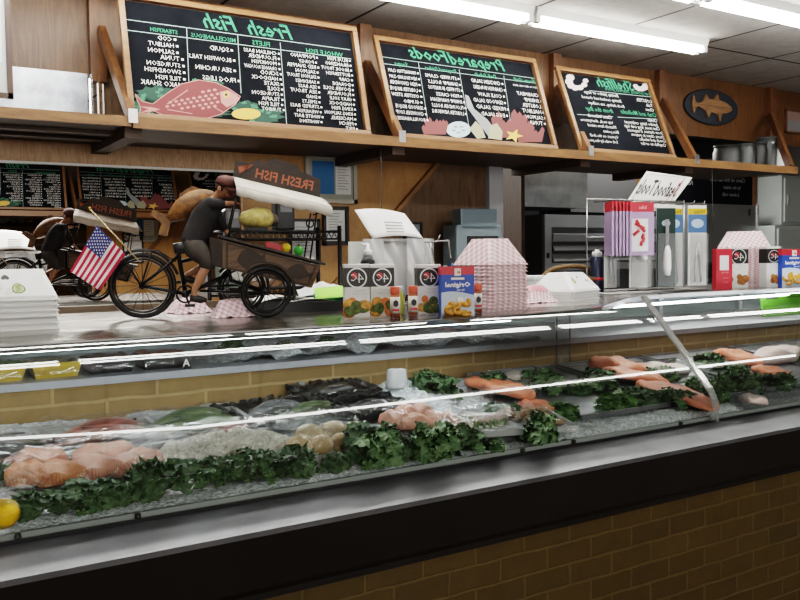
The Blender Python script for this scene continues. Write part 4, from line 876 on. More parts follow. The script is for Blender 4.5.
for i, (cx, by, w_, h_, kd, l) in enumerate((
    (8, 480, 34, 18, 0, 'curly kale piece cut by the left photo edge, above the lemon'),
    (42, 516, 56, 28, 1, 'dark curly kale just right of the lemon'), (86, 511, 58, 30, 2, 'dark curly kale in front of the pink fillets, second from the lemon'), (127, 505, 46, 26, 0, 'dark curly kale below the gap of bare ice, third from the lemon'),
    (168, 497, 64, 44, 1, 'tall curly kale between the pink fillets and the white crab meat'), (206, 486, 46, 28, 2, 'curly kale in front of the left side of the white crab meat'), (236, 481, 40, 24, 0, 'curly kale in front of the right side of the white crab meat'),
    (268, 481, 54, 34, 2, 'curly kale left of the round tan scallops, at the front'), (306, 478, 56, 34, 1, 'curly kale directly in front of the round tan scallops'), (340, 473, 30, 20, 0, 'low curly kale at the right end of the round scallops'),
    (375, 466, 66, 44, 2, 'largest flat-leaved kale clump in front of the wrapped pink fillets'), (406, 463, 34, 28, 1, 'curly kale under the middle of the wrapped pink fillets'),
    (440, 462, 50, 40, 0, 'curly kale at the right end of the wrapped pink fillets'), (471, 452, 42, 28, 2, 'curly kale in front of the wrapped mixed package'), (502, 452, 24, 15, 1, 'tiny lone kale sprig on bare ice before the mixed package'), (548, 443, 40, 30, 0, 'curly kale at the right corner of the wrapped mixed package'))):
    green(cx, by, w_, h_, kd, l, GF)
for i, (cx, by, w_, h_, kd, l) in enumerate((
    (441, 401, 58, 34, 2, 'round dark kale clump right of the upturned plastic cup'), (505, 415, 40, 15, 3, 'bright green parsley lying across the salmon behind the mixed package'), (498, 391, 38, 20, 0, 'kale beside the top of the first salmon, by the tan bricks'),
    (516, 399, 30, 14, 1, 'small kale below the pale pink fish tray'), (552, 394, 54, 28, 2, 'kale clump between the pale pink fish tray and the clear divider'), (585, 395, 40, 16, 1, 'kale in front of the clear divider'), (606, 390, 54, 22, 0, 'kale on the left flank of the long salmon side'),
    (573, 422, 50, 26, 3, 'bright parsley bunch on the steel pan, left of two'), (622, 412, 46, 26, 3, 'bright parsley bunch on the steel pan, right of two'), (655, 405, 56, 20, 1, 'kale in front of the long salmon side'), (688, 408, 46, 22, 2, 'kale at the lower end of the long salmon side'),
    (668, 384, 44, 18, 0, 'kale right of the long salmon side near the white fish'), (700, 392, 34, 18, 2, 'kale just behind the foot of the glass joint'), (714, 371, 42, 22, 1, 'kale behind the right salmon fillet'), (722, 404, 26, 22, 0, 'kale right of the glass joint foot'),
    (750, 394, 54, 26, 2, 'kale before the right salmon fillet'), (792, 391, 38, 22, 1, 'kale at the right photo edge, lower'), (768, 386, 26, 14, 0, 'small kale under the last salmon piece'), (792, 362, 30, 16, 2, 'kale at the right photo edge behind the pink fish'), (738, 374, 30, 12, 1, 'low kale between the right salmon pieces'))):
    green(cx, by, w_, h_, kd, l, GB)
for cx, w_, h_, l in ((232, 30, 14, 'kale on the rear shelf ice, leftmost of three'), (286, 18, 8, 'small kale on the rear shelf ice, middle of three'), (326, 22, 9, 'small kale on the rear shelf ice, rightmost of three')):
    g_ = P(cx, 362, Y=2.9); green(cx, 0, w_, h_, 0, l, 'kale on the rear shelf', V((g_.x, 2.9, 1.15)))
# -- fillets
def fleshmat(name, c1, c2, sc=90., ax=0):
    mt = bpy.data.materials.new(name); mt.use_nodes = True; nt = mt.node_tree; b = nt.nodes['Principled BSDF']; L = nt.links.new
    tc = nd(nt, 'ShaderNodeTexCoord'); w_ = nd(nt, 'ShaderNodeTexWave', Scale=sc, Distortion=5., Detail=3.); w_.inputs['Detail Scale'].default_value = 1.2; L(tc.outputs['Object'], w_.inputs[0])
    n = nd(nt, 'ShaderNodeTexNoise', Scale=18., Detail=4.); L(tc.outputs['Object'], n.inputs[0]); ml = nd(nt, 'ShaderNodeMath', operation='MULTIPLY'); L(w_.outputs['Fac'], ml.inputs[0]); L(n.outputs['Fac'], ml.inputs[1])
    cr = nd(nt, 'ShaderNodeValToRGB'); e = cr.color_ramp.elements; e[0].position = .12; e[1].position = .6; e[0].color = (*c1, 1); e[1].color = (*c2, 1); L(ml.outputs[0], cr.inputs[0]); L(cr.outputs[0], b.inputs['Base Color'])
    n2 = nd(nt, 'ShaderNodeTexNoise', Scale=70., Detail=4.); L(tc.outputs['Object'], n2.inputs[0]); bp = nd(nt, 'ShaderNodeBump', Strength=.5, Distance=.008); L(n2.outputs['Fac'], bp.inputs['Height']); L(bp.outputs[0], b.inputs['Normal'])
    b.inputs['Roughness'].default_value = .42; b.inputs['Subsurface Weight'].default_value = .15; b.inputs['Subsurface Scale'].default_value = .01; b.inputs['Coat Weight'].default_value = .06; MATS[name] = mt; return mt
salmon = fleshmat('salmon_flesh', (.56, .165, .085), (.68, .32, .2)); pinkf = fleshmat('pink_flesh', (.6, .27, .19), (.74, .48, .38), 60); palef = fleshmat('pale_flesh', (.62, .48, .45), (.72, .62, .58), 50); redf = fleshmat('orange_flesh', (.6, .22, .1), (.72, .4, .22), 60)
def fillet(p0, p1, wd, th, mt, label, group, cat='fish fillet', name='fish_fillet', lift=0., taper=.5, seed=0):
    """slab of fish from p0 to p1 lying on the ice"""
    rr = random.Random(seed); d = (p1-p0); L = d.length; ce = (p0+p1)/2; mb = MB(); ph = rr.uniform(0, 6)
    def f(u, v):
        a = 2*pi*u; x = v-.5; pr = (1-abs(2*x)**3.2)**.55 if abs(x) < .5 else 0; wv = wd/2*pr*(1-taper*max(0, x)*1.1+.06*sin(9*v+ph)); tt = th*pr**.6*(1-.35*taper*x)*(1+.1*sin(14*v+ph))
        cy_ = cos(a); sz = sin(a); s_ = abs(cy_)**.8*(1 if cy_ > 0 else -1)
        return (x*L, s_*wv+.05*wd*sin(4*v+ph), max(0, tt*(.5+.5*(abs(sz)**.6)*(1 if sz > 0 else -1))+.004*sin(11*v+6*s_+ph)*(1 if sz > 0 else 0)))
    mb.grid(f, 20, 22); o = mb.put(name, mt, weld=True); o.location = ce+V((0, 0, lift)); 
    o.rotation_euler = V((1, 0, 0)).rotation_difference(d).to_euler()
    return tag(o, label, cat, group)
S_ = 'salmon fillets'
def FI(a, b, w_, th, mt, l, g, **k): return fillet(I(*a, .008), I(*b, .008), w_*1.25, th*1.35, mt, l, g, **k)
FI((468, 385), (512, 396), .13, .03, salmon, 'salmon fillet nearest the upturned cup, upper part of the first pile', S_, seed=1)
FI((486, 392), (533, 405), .12, .03, salmon, 'salmon fillet overlapping below the one near the upturned cup', S_, seed=2, lift=.012)
FI((520, 406), (566, 417), .13, .022, salmon, 'salmon fillet sliding down behind the wrapped mixed package', S_, seed=3)
FI((588, 369), (650, 380), .15, .045, salmon, 'upper half of the long salmon side left of the glass joint', S_, seed=4, lift=.006)
FI((602, 377), (668, 391), .14, .03, salmon, 'salmon side overlapping in the middle of the long pile', S_, seed=5, lift=.014)
FI((645, 387), (712, 413), .17, .026, salmon, 'lowest salmon side ending beside the foot of the glass joint', S_, seed=6, lift=.004)
FI((716, 357), (762, 369), .15, .04, salmon, 'salmon fillet right of the glass joint, behind the line of kale', S_, seed=7)
FI((756, 372), (788, 382), .13, .03, salmon, 'small bright salmon piece near the right photo edge', S_, seed=8)
FI((738, 400), (768, 405), .12, .02, palef, 'pale pinkish fillet lying on the pan right of the glass joint', 'pale fillets', seed=9)
fillet(I(755, 366), I(800, 360), .14, .075, palef, 'thick rounded pink fish piece near the right photo edge', None, seed=10, taper=.2)
FI((502, 382), (540, 384), .11, .03, palef, 'pale pink fish piece lying in the clear tray', 'pale fillets', seed=11)
FI((638, 372), (690, 374), .13, .03, palef, 'white fish piece in the clear bag right of the long salmon', 'pale fillets', seed=12)
FI((720, 384), (738, 386), .09, .03, palef, 'small white fish piece behind the foot of the glass joint', 'pale fillets', seed=13)
G_ = 'pink fillets under plastic at the left'
for i, (a, b, m_, l) in enumerate((((6, 486), (48, 478), redf, 'orange tinted fillet at the left photo edge, under plastic'), ((40, 488), (84, 474), redf, 'pink fillet under plastic, second from the left edge'), ((78, 482), (122, 468), pinkf, 'pink fillet under plastic, third from the left edge'), ((112, 478), (160, 462), pinkf, 'pink fillet under plastic beside the tall kale'), ((10, 470), (70, 464), pinkf, 'pink fillet lying behind the front row near the left edge'), ((70, 466), (140, 458), pinkf, 'pink fillet lying behind the front row in the middle'))):
    fillet(I(*a, .012), I(*b, .012), .13, .045, m_, l, G_, seed=30+i, taper=.3)
for i, (a, b, l) in enumerate((((378, 424), (412, 428), 'wrapped pink fillet, leftmost of the pile before the ice mound'), ((398, 430), (440, 428), 'wrapped pink fillet in front of the pile before the ice mound'), ((420, 424), (466, 431), 'wrapped pink fillet, rightmost of the pile before the ice mound'), ((392, 420), (436, 418), 'wrapped pink fillet at the back of the pile before the ice mound'))):
    fillet(I(*a, .012), I(*b, .012), .09, .045, pinkf, l, 'wrapped pink fillets before the ice mound', seed=50+i, taper=.3)
# -- crab meat heap and round scallops
crab = M('crab_meat_white', (.85, .79, .68), .45, noise=(90, .25), bump=(90, 1., .03))
c = I(228, 462); mb = MB(); k_ = mpp(c)
def heap(u, v):
    a = 2*pi*u; r = v; x, y = cos(a)*r*.27, sin(a)*r*.1
    return (x, y, .075*(1-r**2.2)*(1+.25*mnoise.noise(V((x*30, y*30, 2))))+.012*mnoise.noise(V((x*90, y*90, 4)))*(1-r))
mb.grid(heap, 70, 22); o = mb.put('crab_meat', crab); o.location = c+V((0, .03, .0)); o.rotation_euler = (0, IK*0, -.05); tag(o, 'long heap of flaky white crab meat under plastic', 'crab meat', kind='stuff')
tan_s = M('scallop_tan', (.6, .42, .22), .4, noise=(25, .2)); pale_s = M('scallop_pale', (.68, .56, .38), .4, noise=(25, .25))
for i, (cx, cy_, r, m_, l) in enumerate(((298, 456, .034, tan_s, 'round tan scallop, leftmost of the front three'), (321, 453, .031, tan_s, 'round tan scallop in the middle of the front three'), (341, 450, .03, tan_s, 'round tan scallop, rightmost of the front three'), (309, 444, .036, pale_s, 'paler scallop behind the leftmost tan ones'), (333, 441, .036, pale_s, 'paler scallop behind the middle tan one'), (354, 440, .034, pale_s, 'paler scallop at the right end of the scallop pile'))):
    p = I(cx, cy_, .01); mb = MB(); mb.ell((0, 0, .0), (r*1.2, r, r*.9)); o = mb.put('scallop', m_); o.location = p+V((0, 0, r*.75)); tag(o, l, 'scallop', 'round scallops in front of the black trays')
# -- wrapped packages
wrap = film('plastic_wrap', (.97, .97, .97), 1.16, .03, fix=.13, bump=(24, .35)); wrap2 = film('plastic_sheet', (.97, .97, .97), 1.14, .04, fix=.05, bump=(22, .4))
def film_sheet(w_, d_, h, seed, amp=.012, nu=26, nv=18, edge=.0):
    rr = random.Random(seed); mb = MB(); K = [(rr.uniform(0, 6.3), rr.uniform(12, 34), rr.uniform(0, 6)) for _ in range(5)]
    def f(u, v):
        x, y = (u-.5)*w_, (v-.5)*d_; e = max(abs(u-.5), abs(v-.5))*2; z_ = h*(1-max(0, (e-.7)/.3)**2*.8)
        z_ += amp*.5*sum((1-abs(sin(k2*(x*cos(a)+y*sin(a)+.05*mnoise.noise(V((x*9, y*9, seed))))*.75+p)))**2 for a, k2, p in K)+amp*.35*mnoise.noise(V((x*30, y*30, seed)))
        return (x, y, max(.002, z_))
    mb.grid(f, nu*2, nv*2, True); return mb
tray_b = M('tray_black', (.012, .012, .013), .35); tray_w = M('tray_grey', (.42, .43, .43), .4)
def whole_fish(L, mt, label, group, loc, rz, tilt=0.):
    t_ = thing('whole_fish', label, 'fish', loc, rz, group); mb = MB(); n = 12
    pr = [(.0, .02), (.08, .09), (.2, .15), (.38, .19), (.55, .175), (.72, .115), (.86, .055), (.94, .04)]
    vs = [];
    for t, r in pr:
        for k in range(n): a = 2*pi*k/n; vs.append(V((t*L-L/2, r*L*cos(a), .4*r*L*(1+sin(a)))))
    mb._new(vs, [(i*n+k, i*n+(k+1) % n, (i+1)*n+(k+1) % n, (i+1)*n+k) for i in range(len(pr)-1) for k in range(n)]+[tuple(range(n))], True); mb.put('fish_body', mt, t_)
    MB().poly([(L*.42, 0, .012), (L*.56, .1*L, .014), (L*.53, 0, .012), (L*.56, -.1*L, .014)], (0, 0, .003)).put('tail_fin', mt, t_)
    MB().poly([(-L*.15, .17*L, .03), (L*.1, .25*L, .03), (L*.2, .13*L, .03)], (0, 0, .003)).put('back_fin', mt, t_)
    MB().ell((-L*.4, -.03*L, .075*L+.006), (.006, .006, .003)).put('eye', M('fish_eye_dark', (.02, .02, .02), .2), t_)
    return t_
fdark = M('fish_dark', (.035, .033, .036), .3, noise=(40, .6)); fred = M('fish_reddish', (.24, .085, .065), .3, noise=(30, .5)); fgrn = M('fish_olive', (.09, .12, .06), .3, noise=(30, .5)); fsil = M('fish_silver', (.2, .2, .21), .25, .3, noise=(30, .4))
def package(cx, cy_, w_, d_, h, rz, tray, label, seed, fishes, black_=False, amp=.012):
    p = I(cx, cy_, .004); t_ = thing('wrapped_tray', label, 'wrapped tray', p, rz, 'plastic wrapped trays along the back of the case'); t_.rotation_euler = (atan(IK), 0, rz)
    mb = MB(); mb.box((0, 0, .004), (w_*.96, d_*.96, .008))
    for a, b in (((-1, -1), (1, -1)), ((1, -1), (1, 1)), ((1, 1), (-1, 1)), ((-1, 1), (-1, -1))): mb.bar((a[0]*w_*.48, a[1]*d_*.48, .014), (b[0]*w_*.48, b[1]*d_*.48, .014), .014, .028)
    mb.put('tray', tray, t_)
    if black_:
        mb = MB(); rr = random.Random(seed)
        for i in range(44):
            s_ = i/44*4; k2 = int(s_); q = s_-k2; e = [(-1+2*q, -1), (1, -1+2*q), (1-2*q, 1), (-1, 1-2*q)][k2]
            mb.box((e[0]*w_*.5, e[1]*d_*.5, .026+rr.uniform(-.003, .006)), (.022, .022, .012), Euler((rr.uniform(-.5, .5), rr.uniform(-.5, .5), rr.uniform(0, 3))))
        mb.put('scalloped_rim', tray, t_)
    film_sheet(w_*1.04, d_*1.04, h, seed, amp).put('plastic_film', wrap, t_)
    for i, (L, mt, dx, dy, r2, l) in enumerate(fishes):
        M_ = Matrix.Rotation(rz, 3, 'Z'); q = M_ @ V((dx, dy, 0)); whole_fish(L, mt, l, 'fish under plastic wrap', p+q+V((0, 0, .012+q.y*IK)), rz+r2)
package(22, 458, .3, .27, .05, .06, tray_w, 'plastic wrapped tray of dark fish at the left photo edge', 1, [(.26, fdark, -.02, .05, .1, 'dark whole fish under wrap at the left edge, rear one'), (.27, fdark, .01, -.03, .05, 'dark whole fish under wrap at the left edge, middle one'), (.24, fred, .02, -.1, .1, 'reddish fish under wrap at the left edge, front one')])
package(104, 444, .33, .27, .055, .05, tray_w, 'plastic wrapped tray of reddish fish, second from the left', 2, [(.28, fred, 0, .06, 3.2, 'reddish whole fish at the rear of the second wrapped tray'), (.3, fred, -.01, -.02, 3.1, 'reddish whole fish in the middle of the second wrapped tray'), (.26, fsil, .03, -.09, 3.2, 'silvery fish at the front of the second wrapped tray')])
package(194, 432, .36, .27, .05, .04, tray_w, 'plastic wrapped tray of olive fish on greens, third from the left', 3, [(.3, fgrn, 0, .06, 3.3, 'olive fish at the rear of the third wrapped tray'), (.32, fgrn, 0, -.03, 3.15, 'olive fish at the front of the third wrapped tray'), (.2, fred, .06, -.1, 3.2, 'short reddish fish at the front corner of the third wrapped tray')])
package(286, 417, .38, .25, .036, .12, tray_b, 'large black scalloped tray under glossy plastic film', 4, [(.28, fsil, -.04, .02, 3.3, 'silvery fish in the large black tray'), (.24, fgrn, .07, -.03, 3.2, 'olive fish in the large black tray')], True, .009)
package(334, 396, .27, .17, .036, .1, tray_b, 'small black scalloped tray at the back by the tan bricks', 5, [(.2, fsil, 0, .0, 3.2, 'silvery fish in the small black tray at the back')], True, .009)
package(366, 411, .25, .17, .034, .15, tray_b, 'small black scalloped tray left of the ice mound', 6, [(.18, fdark, 0, .0, 3.2, 'dark fish in the small black tray left of the ice mound')], True, .009)
# mixed package in front right
p = I(498, 425, .02); t_ = thing('wrapped_tray', 'clear wrapped tray of mixed seafood and greens tilted on the ice at the front', 'wrapped tray', p, -.05); t_.rotation_euler = (atan(IK), .03, -.22)
mb = MB(); mb.box((0, 0, .004), (.44, .22, .008)); mb.bar((-.22, -.11, .012), (.22, -.11, .012), .008, .018); mb.bar((.22, -.11, .012), (.22, .11, .012), .008, .018); mb.put('tray', tray_w, t_)
film_sheet(.45, .23, .04, 9, .012).put('plastic_film', wrap, t_)
mb = MB(); rr = random.Random(3)
for i in range(22): mb.ell((rr.uniform(.04, .2), rr.uniform(-.085, .085), .022), (.024, .017, .012), Euler((0, 0, rr.uniform(0, 3))).to_matrix(), 8, 5)
mb.put('mussel_pieces', M('mussel_brown', (.2, .1, .05), .4, noise=(40, .5), col2=(.45, .33, .2)), t_)
mb = MB()
for i in range(9): x = -.15+i*.018; mb.tube([(x, -.06+rr.uniform(-.01, .01), .016), (x+.03, .0, .022), (x+.06, .065, .02)], [.004, .006, .003], 6)
mb.put('green_stalks', M('stalk_green', (.16, .26, .08), .5), t_)
mb = MB()
for i in range(10): mb.ell((rr.uniform(-.19, .02), rr.uniform(-.03, .09), .022), (.045, .016, .01), Euler((0, 0, rr.uniform(0, 3))).to_matrix(), 8, 5)
mb.put('white_fish_strips', palef, t_)
# clear sheets over the front fillets, crab meat and pink pile
def sheet(c, w_, d_, h, seed, label, rz=0.):
    o = film_sheet(w_, d_, h, seed, .014, 34, 16).put('plastic_sheet', wrap2); o.location = c; o.rotation_euler = (atan(IK), 0, rz); tag(o, label, 'plastic sheet', 'clear plastic sheets over the seafood')
sheet(I(75, 474), .72, .24, .072, 21, 'clear plastic sheet over the pink fillets at the left', .02)
sheet(I(228, 459), .6, .23, .088, 22, 'clear plastic sheet over the white crab meat', -.03)
sheet(I(322, 446), .3, .17, .07, 23, 'clear plastic sheet over the round tan scallops')
sheet(I(421, 425), .36, .17, .062, 24, 'clear plastic sheet over the pink fillet pile before the ice mound')
# clear trays / bag / divider / cup / lemon
cl_t = film('clear_tray_plastic', (.9, .93, .94), 1.5, .08, .06, dens=.14)
def open_tray(c, w_, d_, h, label, rz=0):
    mb = MB(); a, b = w_/2, d_/2
    mb._new([V(q) for q in ((-a*.85, -b*.85, .002), (a*.85, -b*.85, .002), (a*.85, b*.85, .002), (-a*.85, b*.85, .002), (-a, -b, h), (a, -b, h), (a, b, h), (-a, b, h))], [(0, 1, 2, 3), (0, 1, 5, 4), (1, 2, 6, 5), (2, 3, 7, 6), (3, 0, 4, 7)])
    for p_, q_ in (((-a, -b), (a, -b)), ((a, -b), (a, b)), ((a, b), (-a, b)), ((-a, b), (-a, -b))): mb.bar((*p_, h), (*q_, h), .006, .004)
    o = mb.put('clear_tray', cl_t); o.location = c; o.rotation_euler = (atan(IK), 0, rz); tag(o, label, 'plastic tray')
open_tray(I(524, 386, .004), .24, .17, .05, 'clear plastic tray holding a pale pink fish piece')
open_tray(I(666, 377, .004), .34, .19, .05, 'clear plastic tray holding a white fish piece behind the long salmon')
t_ = thing('clear_divider', 'upright clear plastic divider against the tan bricks, left of the long salmon', 'divider', P(568, 386, Y=2.72).xy.to_3d()+V((0, 0, .97)))
MB().b2((-.045, .02, 0), (-.041, .026, .26)).put('edge_strip', cl_t, t_); MB().b2((.03, .02, 0), (.034, .024, .26)).put('edge_strip', cl_t, t_); MB().poly([(-.041, .022, 0), (.03, .022, 0), (.03, .022, .26), (-.041, .022, .26)]).put('clear_panel', film('divider_film', (.96, .97, .97), 1.1, .05, .0, dens=.12), t_); MB().b2((-.06, -.03, 0), (.06, .03, .035)).put('foot', cl_t, t_)
c = I(397, 391, .03); mb = MB(); mb.lathe([(.043, 0), (.04, .008), (.034, .062), (.031, .066), (.02, .068)], 26); o = mb.put('plastic_cup', film('cup_plastic', (.85, .88, .88), 1.5, .15, .05, dens=.5)); o.location = V((c.x, c.y, ice_h(c.x, c.y)-.004)); tag(o, 'frosted plastic cup upturned on the ice mound', 'cup')
p = I(5, 532, .0); mb = MB(); mb.lathe([(.001, -.047), (.006, -.044), (.014, -.037), (.026, -.024), (.032, -.006), (.032, .008), (.026, .024), (.013, .036), (.007, .041), (.001, .043)], 22); o = mb.put('lemon', M('lemon_yellow', (.8, .5, .015), .35, noise=(120, .08), bump=(300, .3))); o.location = p+V((0, .02, .034)); o.rotation_euler = (1.2, .3, .4); tag(o, 'bright yellow lemon on the ice at the left photo edge', 'lemon')
# -- tubs on the rear shelf
for i, (x0, x1, yb, mt, cm, l) in enumerate(((-30, 29, 381, 'tub_yellow', 'salad_green', 'yellow food tub on the rear shelf at the left photo edge'), (32, 84, 378, 'tub_yellow', 'salad_pale', 'yellow food tub on the rear shelf, beside a black one'), (89, 138, 373, 'tub_black', 'salad_brown', 'black food tub on the rear shelf, left of two'), (143, 192, 368, 'tub_black', 'salad_red', 'black food tub on the rear shelf, right of two'))):
    y = 2.8; a, b = P(x0, yb, Y=y).x, P(x1, yb, Y=y).x; w_ = (b-a)*.97; t_ = thing('food_tub', l, 'tub', ((a+b)/2, y+.085, 1.118), 0, 'food tubs on the rear shelf')
    cc = {'tub_yellow': (.52, .36, .05), 'tub_black': (.012, .012, .014)}[mt]; c2 = {'salad_green': (.2, .3, .08), 'salad_pale': (.6, .55, .4), 'salad_brown': (.17, .1, .06), 'salad_red': (.4, .16, .1)}[cm]
    mb = MB(); mb._new([V((sx*w_/2*k2, sy*.075*k2, z_)) for z_, k2 in ((0, .82), (.047, 1.), (.047, .95), (.006, .78)) for sx, sy in ((-1, -1), (1, -1), (1, 1), (-1, 1))], [(0, 1, 2, 3)]+[(j*4+k, j*4+(k+1) % 4, j*4+4+(k+1) % 4, j*4+4+k) for j in range(3) for k in range(4)]+[(12, 13, 14, 15)]); mb.put('tub_body', M(mt, cc, .4), t_)
    mb = MB(); mb.grid(lambda u, v: ((u-.5)*w_*.92, (v-.5)*.135, .044+.012*mnoise.noise(V((u*7, v*5, i*3)))+.006), 18, 10); mb.put('salad_filling', M(cm, c2, .5, noise=(50, .5)), t_)
    film_sheet(w_*1.0, .15, .054, 40+i, .006, 18, 10).put('plastic_film', wrap, t_)
t_ = thing('price_marker', 'small black letter marker standing right of the black tubs on the rear shelf', 'marker', (P(187, 362, Y=2.77).x, 2.77, 1.118)); MB().b2((-.013, -.002, 0), (.013, .002, .045)).put('marker_plate', black, t_)
mb = MB(); letter(mb, 'A', V((.008, -.0025, .01)), U, Vv, .034, bold=.02); mb.put('marker_lettering', foam, t_)
t_ = thing('cutting_board', 'bright green cutting board leaning inside the case behind the glass at the right', 'cutting board', (P(792, 318, Y=2.86).x, 2.84, 1.12), -.1)
MB().box((0, .02, .07), (.5, .012, .125), Euler((-.25, 0, 0))).put('board_panel', M('board_green', (.07, .23, .012), .45), t_, bevel=.006); MB().box((-.16, .028, .115), (.09, .014, .02), Euler((-.25, 0, 0))).put('handle_slot', black, t_)
W = 4.1
# ================================================================== BEHIND THE COUNTER
glass_pic = M('picture_dark_glass', (.3, .34, .33), .15)
def framed(name, label, x0, x1, z0, z1, y, fw_, fm, mat_c, inner, grp=None):
    t_ = thing(name, label, 'picture frame', ((x0+x1)/2, y, (z0+z1)/2), 0, grp); w_, h_ = (x1-x0)/2, (z1-z0)/2
    mb = MB()
    for a, b in (((-w_, -h_), (w_, -h_+fw_)), ((-w_, h_-fw_), (w_, h_)), ((-w_, -h_), (-w_+fw_, h_)), ((w_-fw_, -h_), (w_, h_))): mb.b2((a[0], -.02, a[1]), (b[0], 0, b[1]))
    mb.put('frame', fm, t_); MB().b2((-w_+.004, -.008, -h_+.004), (w_-.004, -.002, h_-.004)).put('mat_board', mat_c, t_)
    for nm, a0, b0, a1, b1, mt, lines in inner:
        o = MB().b2((a0*w_, -.0095, b0*h_), (a1*w_, -.008, b1*h_)).put(nm, mt, t_)
        if lines:
            mb = MB(); rr = random.Random(lines)
            for i in range(lines):
                zz = b1*h_-(b1-b0)*h_*(.1+.8*i/lines); mb.b2((a0*w_+(a1-a0)*w_*.12, -.0102, zz-.004), (a0*w_+(a1-a0)*w_*rr.uniform(.6, .9), -.0096, zz))
            mb.put('print_lines', M('print_ink', (.3, .3, .32), .7), o)
    return t_
grey_fr = M('frame_grey_wood', (.42, .4, .34), .5); blk_fr = M('frame_black', (.02, .016, .014), .4); matc = M('mat_grey_green', (.34, .35, .3), .6); papr = M('paper_white', (.7, .7, .68), .6); bl = M('poster_blue', (.03, .16, .36), .5)
framed('picture_frame', 'pale framed poster with a blue picture and a document on the plywood wall', 1.985, 2.295, 1.775, 2.035, W-.003, .022, grey_fr, matc, [('blue_picture', -.72, -.62, .12, .72, bl, 0), ('document', .18, -.62, .78, .66, papr, 9)])
framed('picture_frame', 'black framed certificate below the pale framed poster', 2.085, 2.24, 1.55, 1.76, W-.003, .016, blk_fr, blk_fr, [('document', -.72, -.78, .72, .8, papr, 9)])
framed('picture_frame', 'black framed document partly hidden by the trike canopy pole', 1.885, 2.065, 1.46, 1.69, W-.003, .014, blk_fr, papr, [('document', -.72, -.78, .72, .8, papr, 9)])
framed('picture_frame', 'black framed notice half hidden behind the bag rack, on the dark wood', 2.6, 2.72, 1.5, 1.68, W-.003, .012, blk_fr, M('notice_grey', (.22, .25, .27), .5), [('document', -.6, -.7, .6, .7, M('notice_grey', (.22, .25, .27), .5), 0)])
a, b = P(-40, 95, Y=3.75), P(9.5, 0, Y=3.75)
framed('picture_frame', 'dark brown frame with a pale mat at the top left photo corner', a.x, b.x, a.z, 2.7, 3.75, .02, M('frame_dark_brown', (.05, .022, .012), .4), M('mat_pale', (.42, .43, .42), .4), [('picture', -.8, -.5, .62, .8, M('pale_picture', (.6, .62, .62), .3), 0)])
framed('picture_frame', 'small reddish picture at the right end of the wood fascia', 6.15, 6.75, 2.42, 2.6, W-.003, .012, M('frame_brown', (.14, .06, .03), .5), M('mat_dusty', (.26, .17, .15), .6), [('picture', -.9, -.8, .9, .1, M('picture_dusk', (.2, .2, .2), .6), 0), ('dark_bird', .0, -.3, .9, -.1, black, 0)])
# fish plaque
t_ = thing('fish_plaque', 'oval dark plaque with a carved wooden fish on the wood fascia', 'plaque', (5.263, W, 2.542))
mb = MB(); mb.poly([(.3*cos(a), -.02, .128*sin(a)) for a in [2*pi*i/40 for i in range(40)]], (0, .02, 0)); mb.put('plaque_board', M('plaque_blue_black', (.016, .02, .028), .5), t_, bevel=.008)
mb = MB(); pts = [(-.22, .07), (-.2, .02), (-.17, .012), (-.12, .03), (-.085, .085), (-.05, .05), (.0, .055), (.04, .1), (.06, .055), (.14, .04), (.2, .01), (.205, -.012), (.15, -.035), (.09, -.045), (.07, -.1), (.045, -.05), (-.03, -.04), (-.06, -.085), (-.09, -.035), (-.17, -.01), (-.2, -.025), (-.215, -.065), (-.235, -.01)]
mb.poly([(x, -.038, z_) for x, z_ in pts], (0, .017, 0)); mb.put('carved_fish', wood('plaque_fish_wood', (.36, .2, .09), (.22, .11, .045), (1, 6, 8), 6., .5, 1.), t_, bevel=.004)
mb = MB(); mb.bar((-.16, -.0395, .004), (.19, -.0395, .002), .002, .003); mb.put('fish_stripe', M('plaque_stripe', (.07, .03, .012)), t_)
# bright steel hood panel above the shelf at the left
t_ = thing('steel_backsplash', 'bright brushed steel sheet behind the shelf at the top left', 'steel sheet', (.55, 4.06, 2.06)); MB().b2((-.3, 0, 0), (.34, .02, .27)).put('panel_sheet', M('bright_steel', (.4, .42, .45), .35, .9, noise=(9, .3), bump=(60, .15)), t_)
MB().b2((.35, -.01, 0), (.36, .02, .27)).put('panel_edge', M('bright_rail', (.8, .82, .84), .25, .8), t_); MB().b2((.385, -.01, 0), (.395, .02, .27)).put('panel_edge', oak, t_)
# pots on the shelf at the right
def pot(px, w_, h_, mt, label, y=3.86, name='storage_pot', r2=1.):
    p = P(px, 160, Y=y); t_ = thing(name, label, 'pot', (p.x, y, SZ), 0); MB().lathe([(w_/2*r2, 0), (w_/2, h_*.05), (w_/2, h_*.8), (w_/2*.9, h_*.88), (w_/2*.9, h_)], 20).put('pot_body', mt, t_)
    MB().lathe([(w_/2*.95, h_), (w_/2*.95, h_*1.06), (.01, h_*1.08)], 20).put('lid', mt, t_); return t_
pg = M('pot_grey', (.03, .03, .03), .45, .2); pgl = M('pot_light_grey', (.06, .065, .065), .45, .2)
pot(727, .19, .17, pg, 'round dark steel pot on the shelf, leftmost under the plaque'); pot(744, .15, .19, pgl, 'blue grey canister on the shelf between two pots'); pot(758, .13, .21, pg, 'narrow dark pot on the shelf left of the last brace'); pot(767, .16, .25, pgl, 'tall grey jar beside the white jug on the shelf')
p = P(778, 165, Y=3.8); t_ = thing('white_jug', 'white plastic jug with a loop handle at the right end of the shelf', 'jug', (p.x, 3.8, SZ)); MB().box((0, 0, .09), (.1, .1, .18), taper=.8).put('jug_body', white_p, t_, bevel=.012); MB().tube([(-.04, 0, .17), (-.07, 0, .22), (-.02, 0, .25), (.02, 0, .2)], .012, 8).put('handle', white_p, t_)
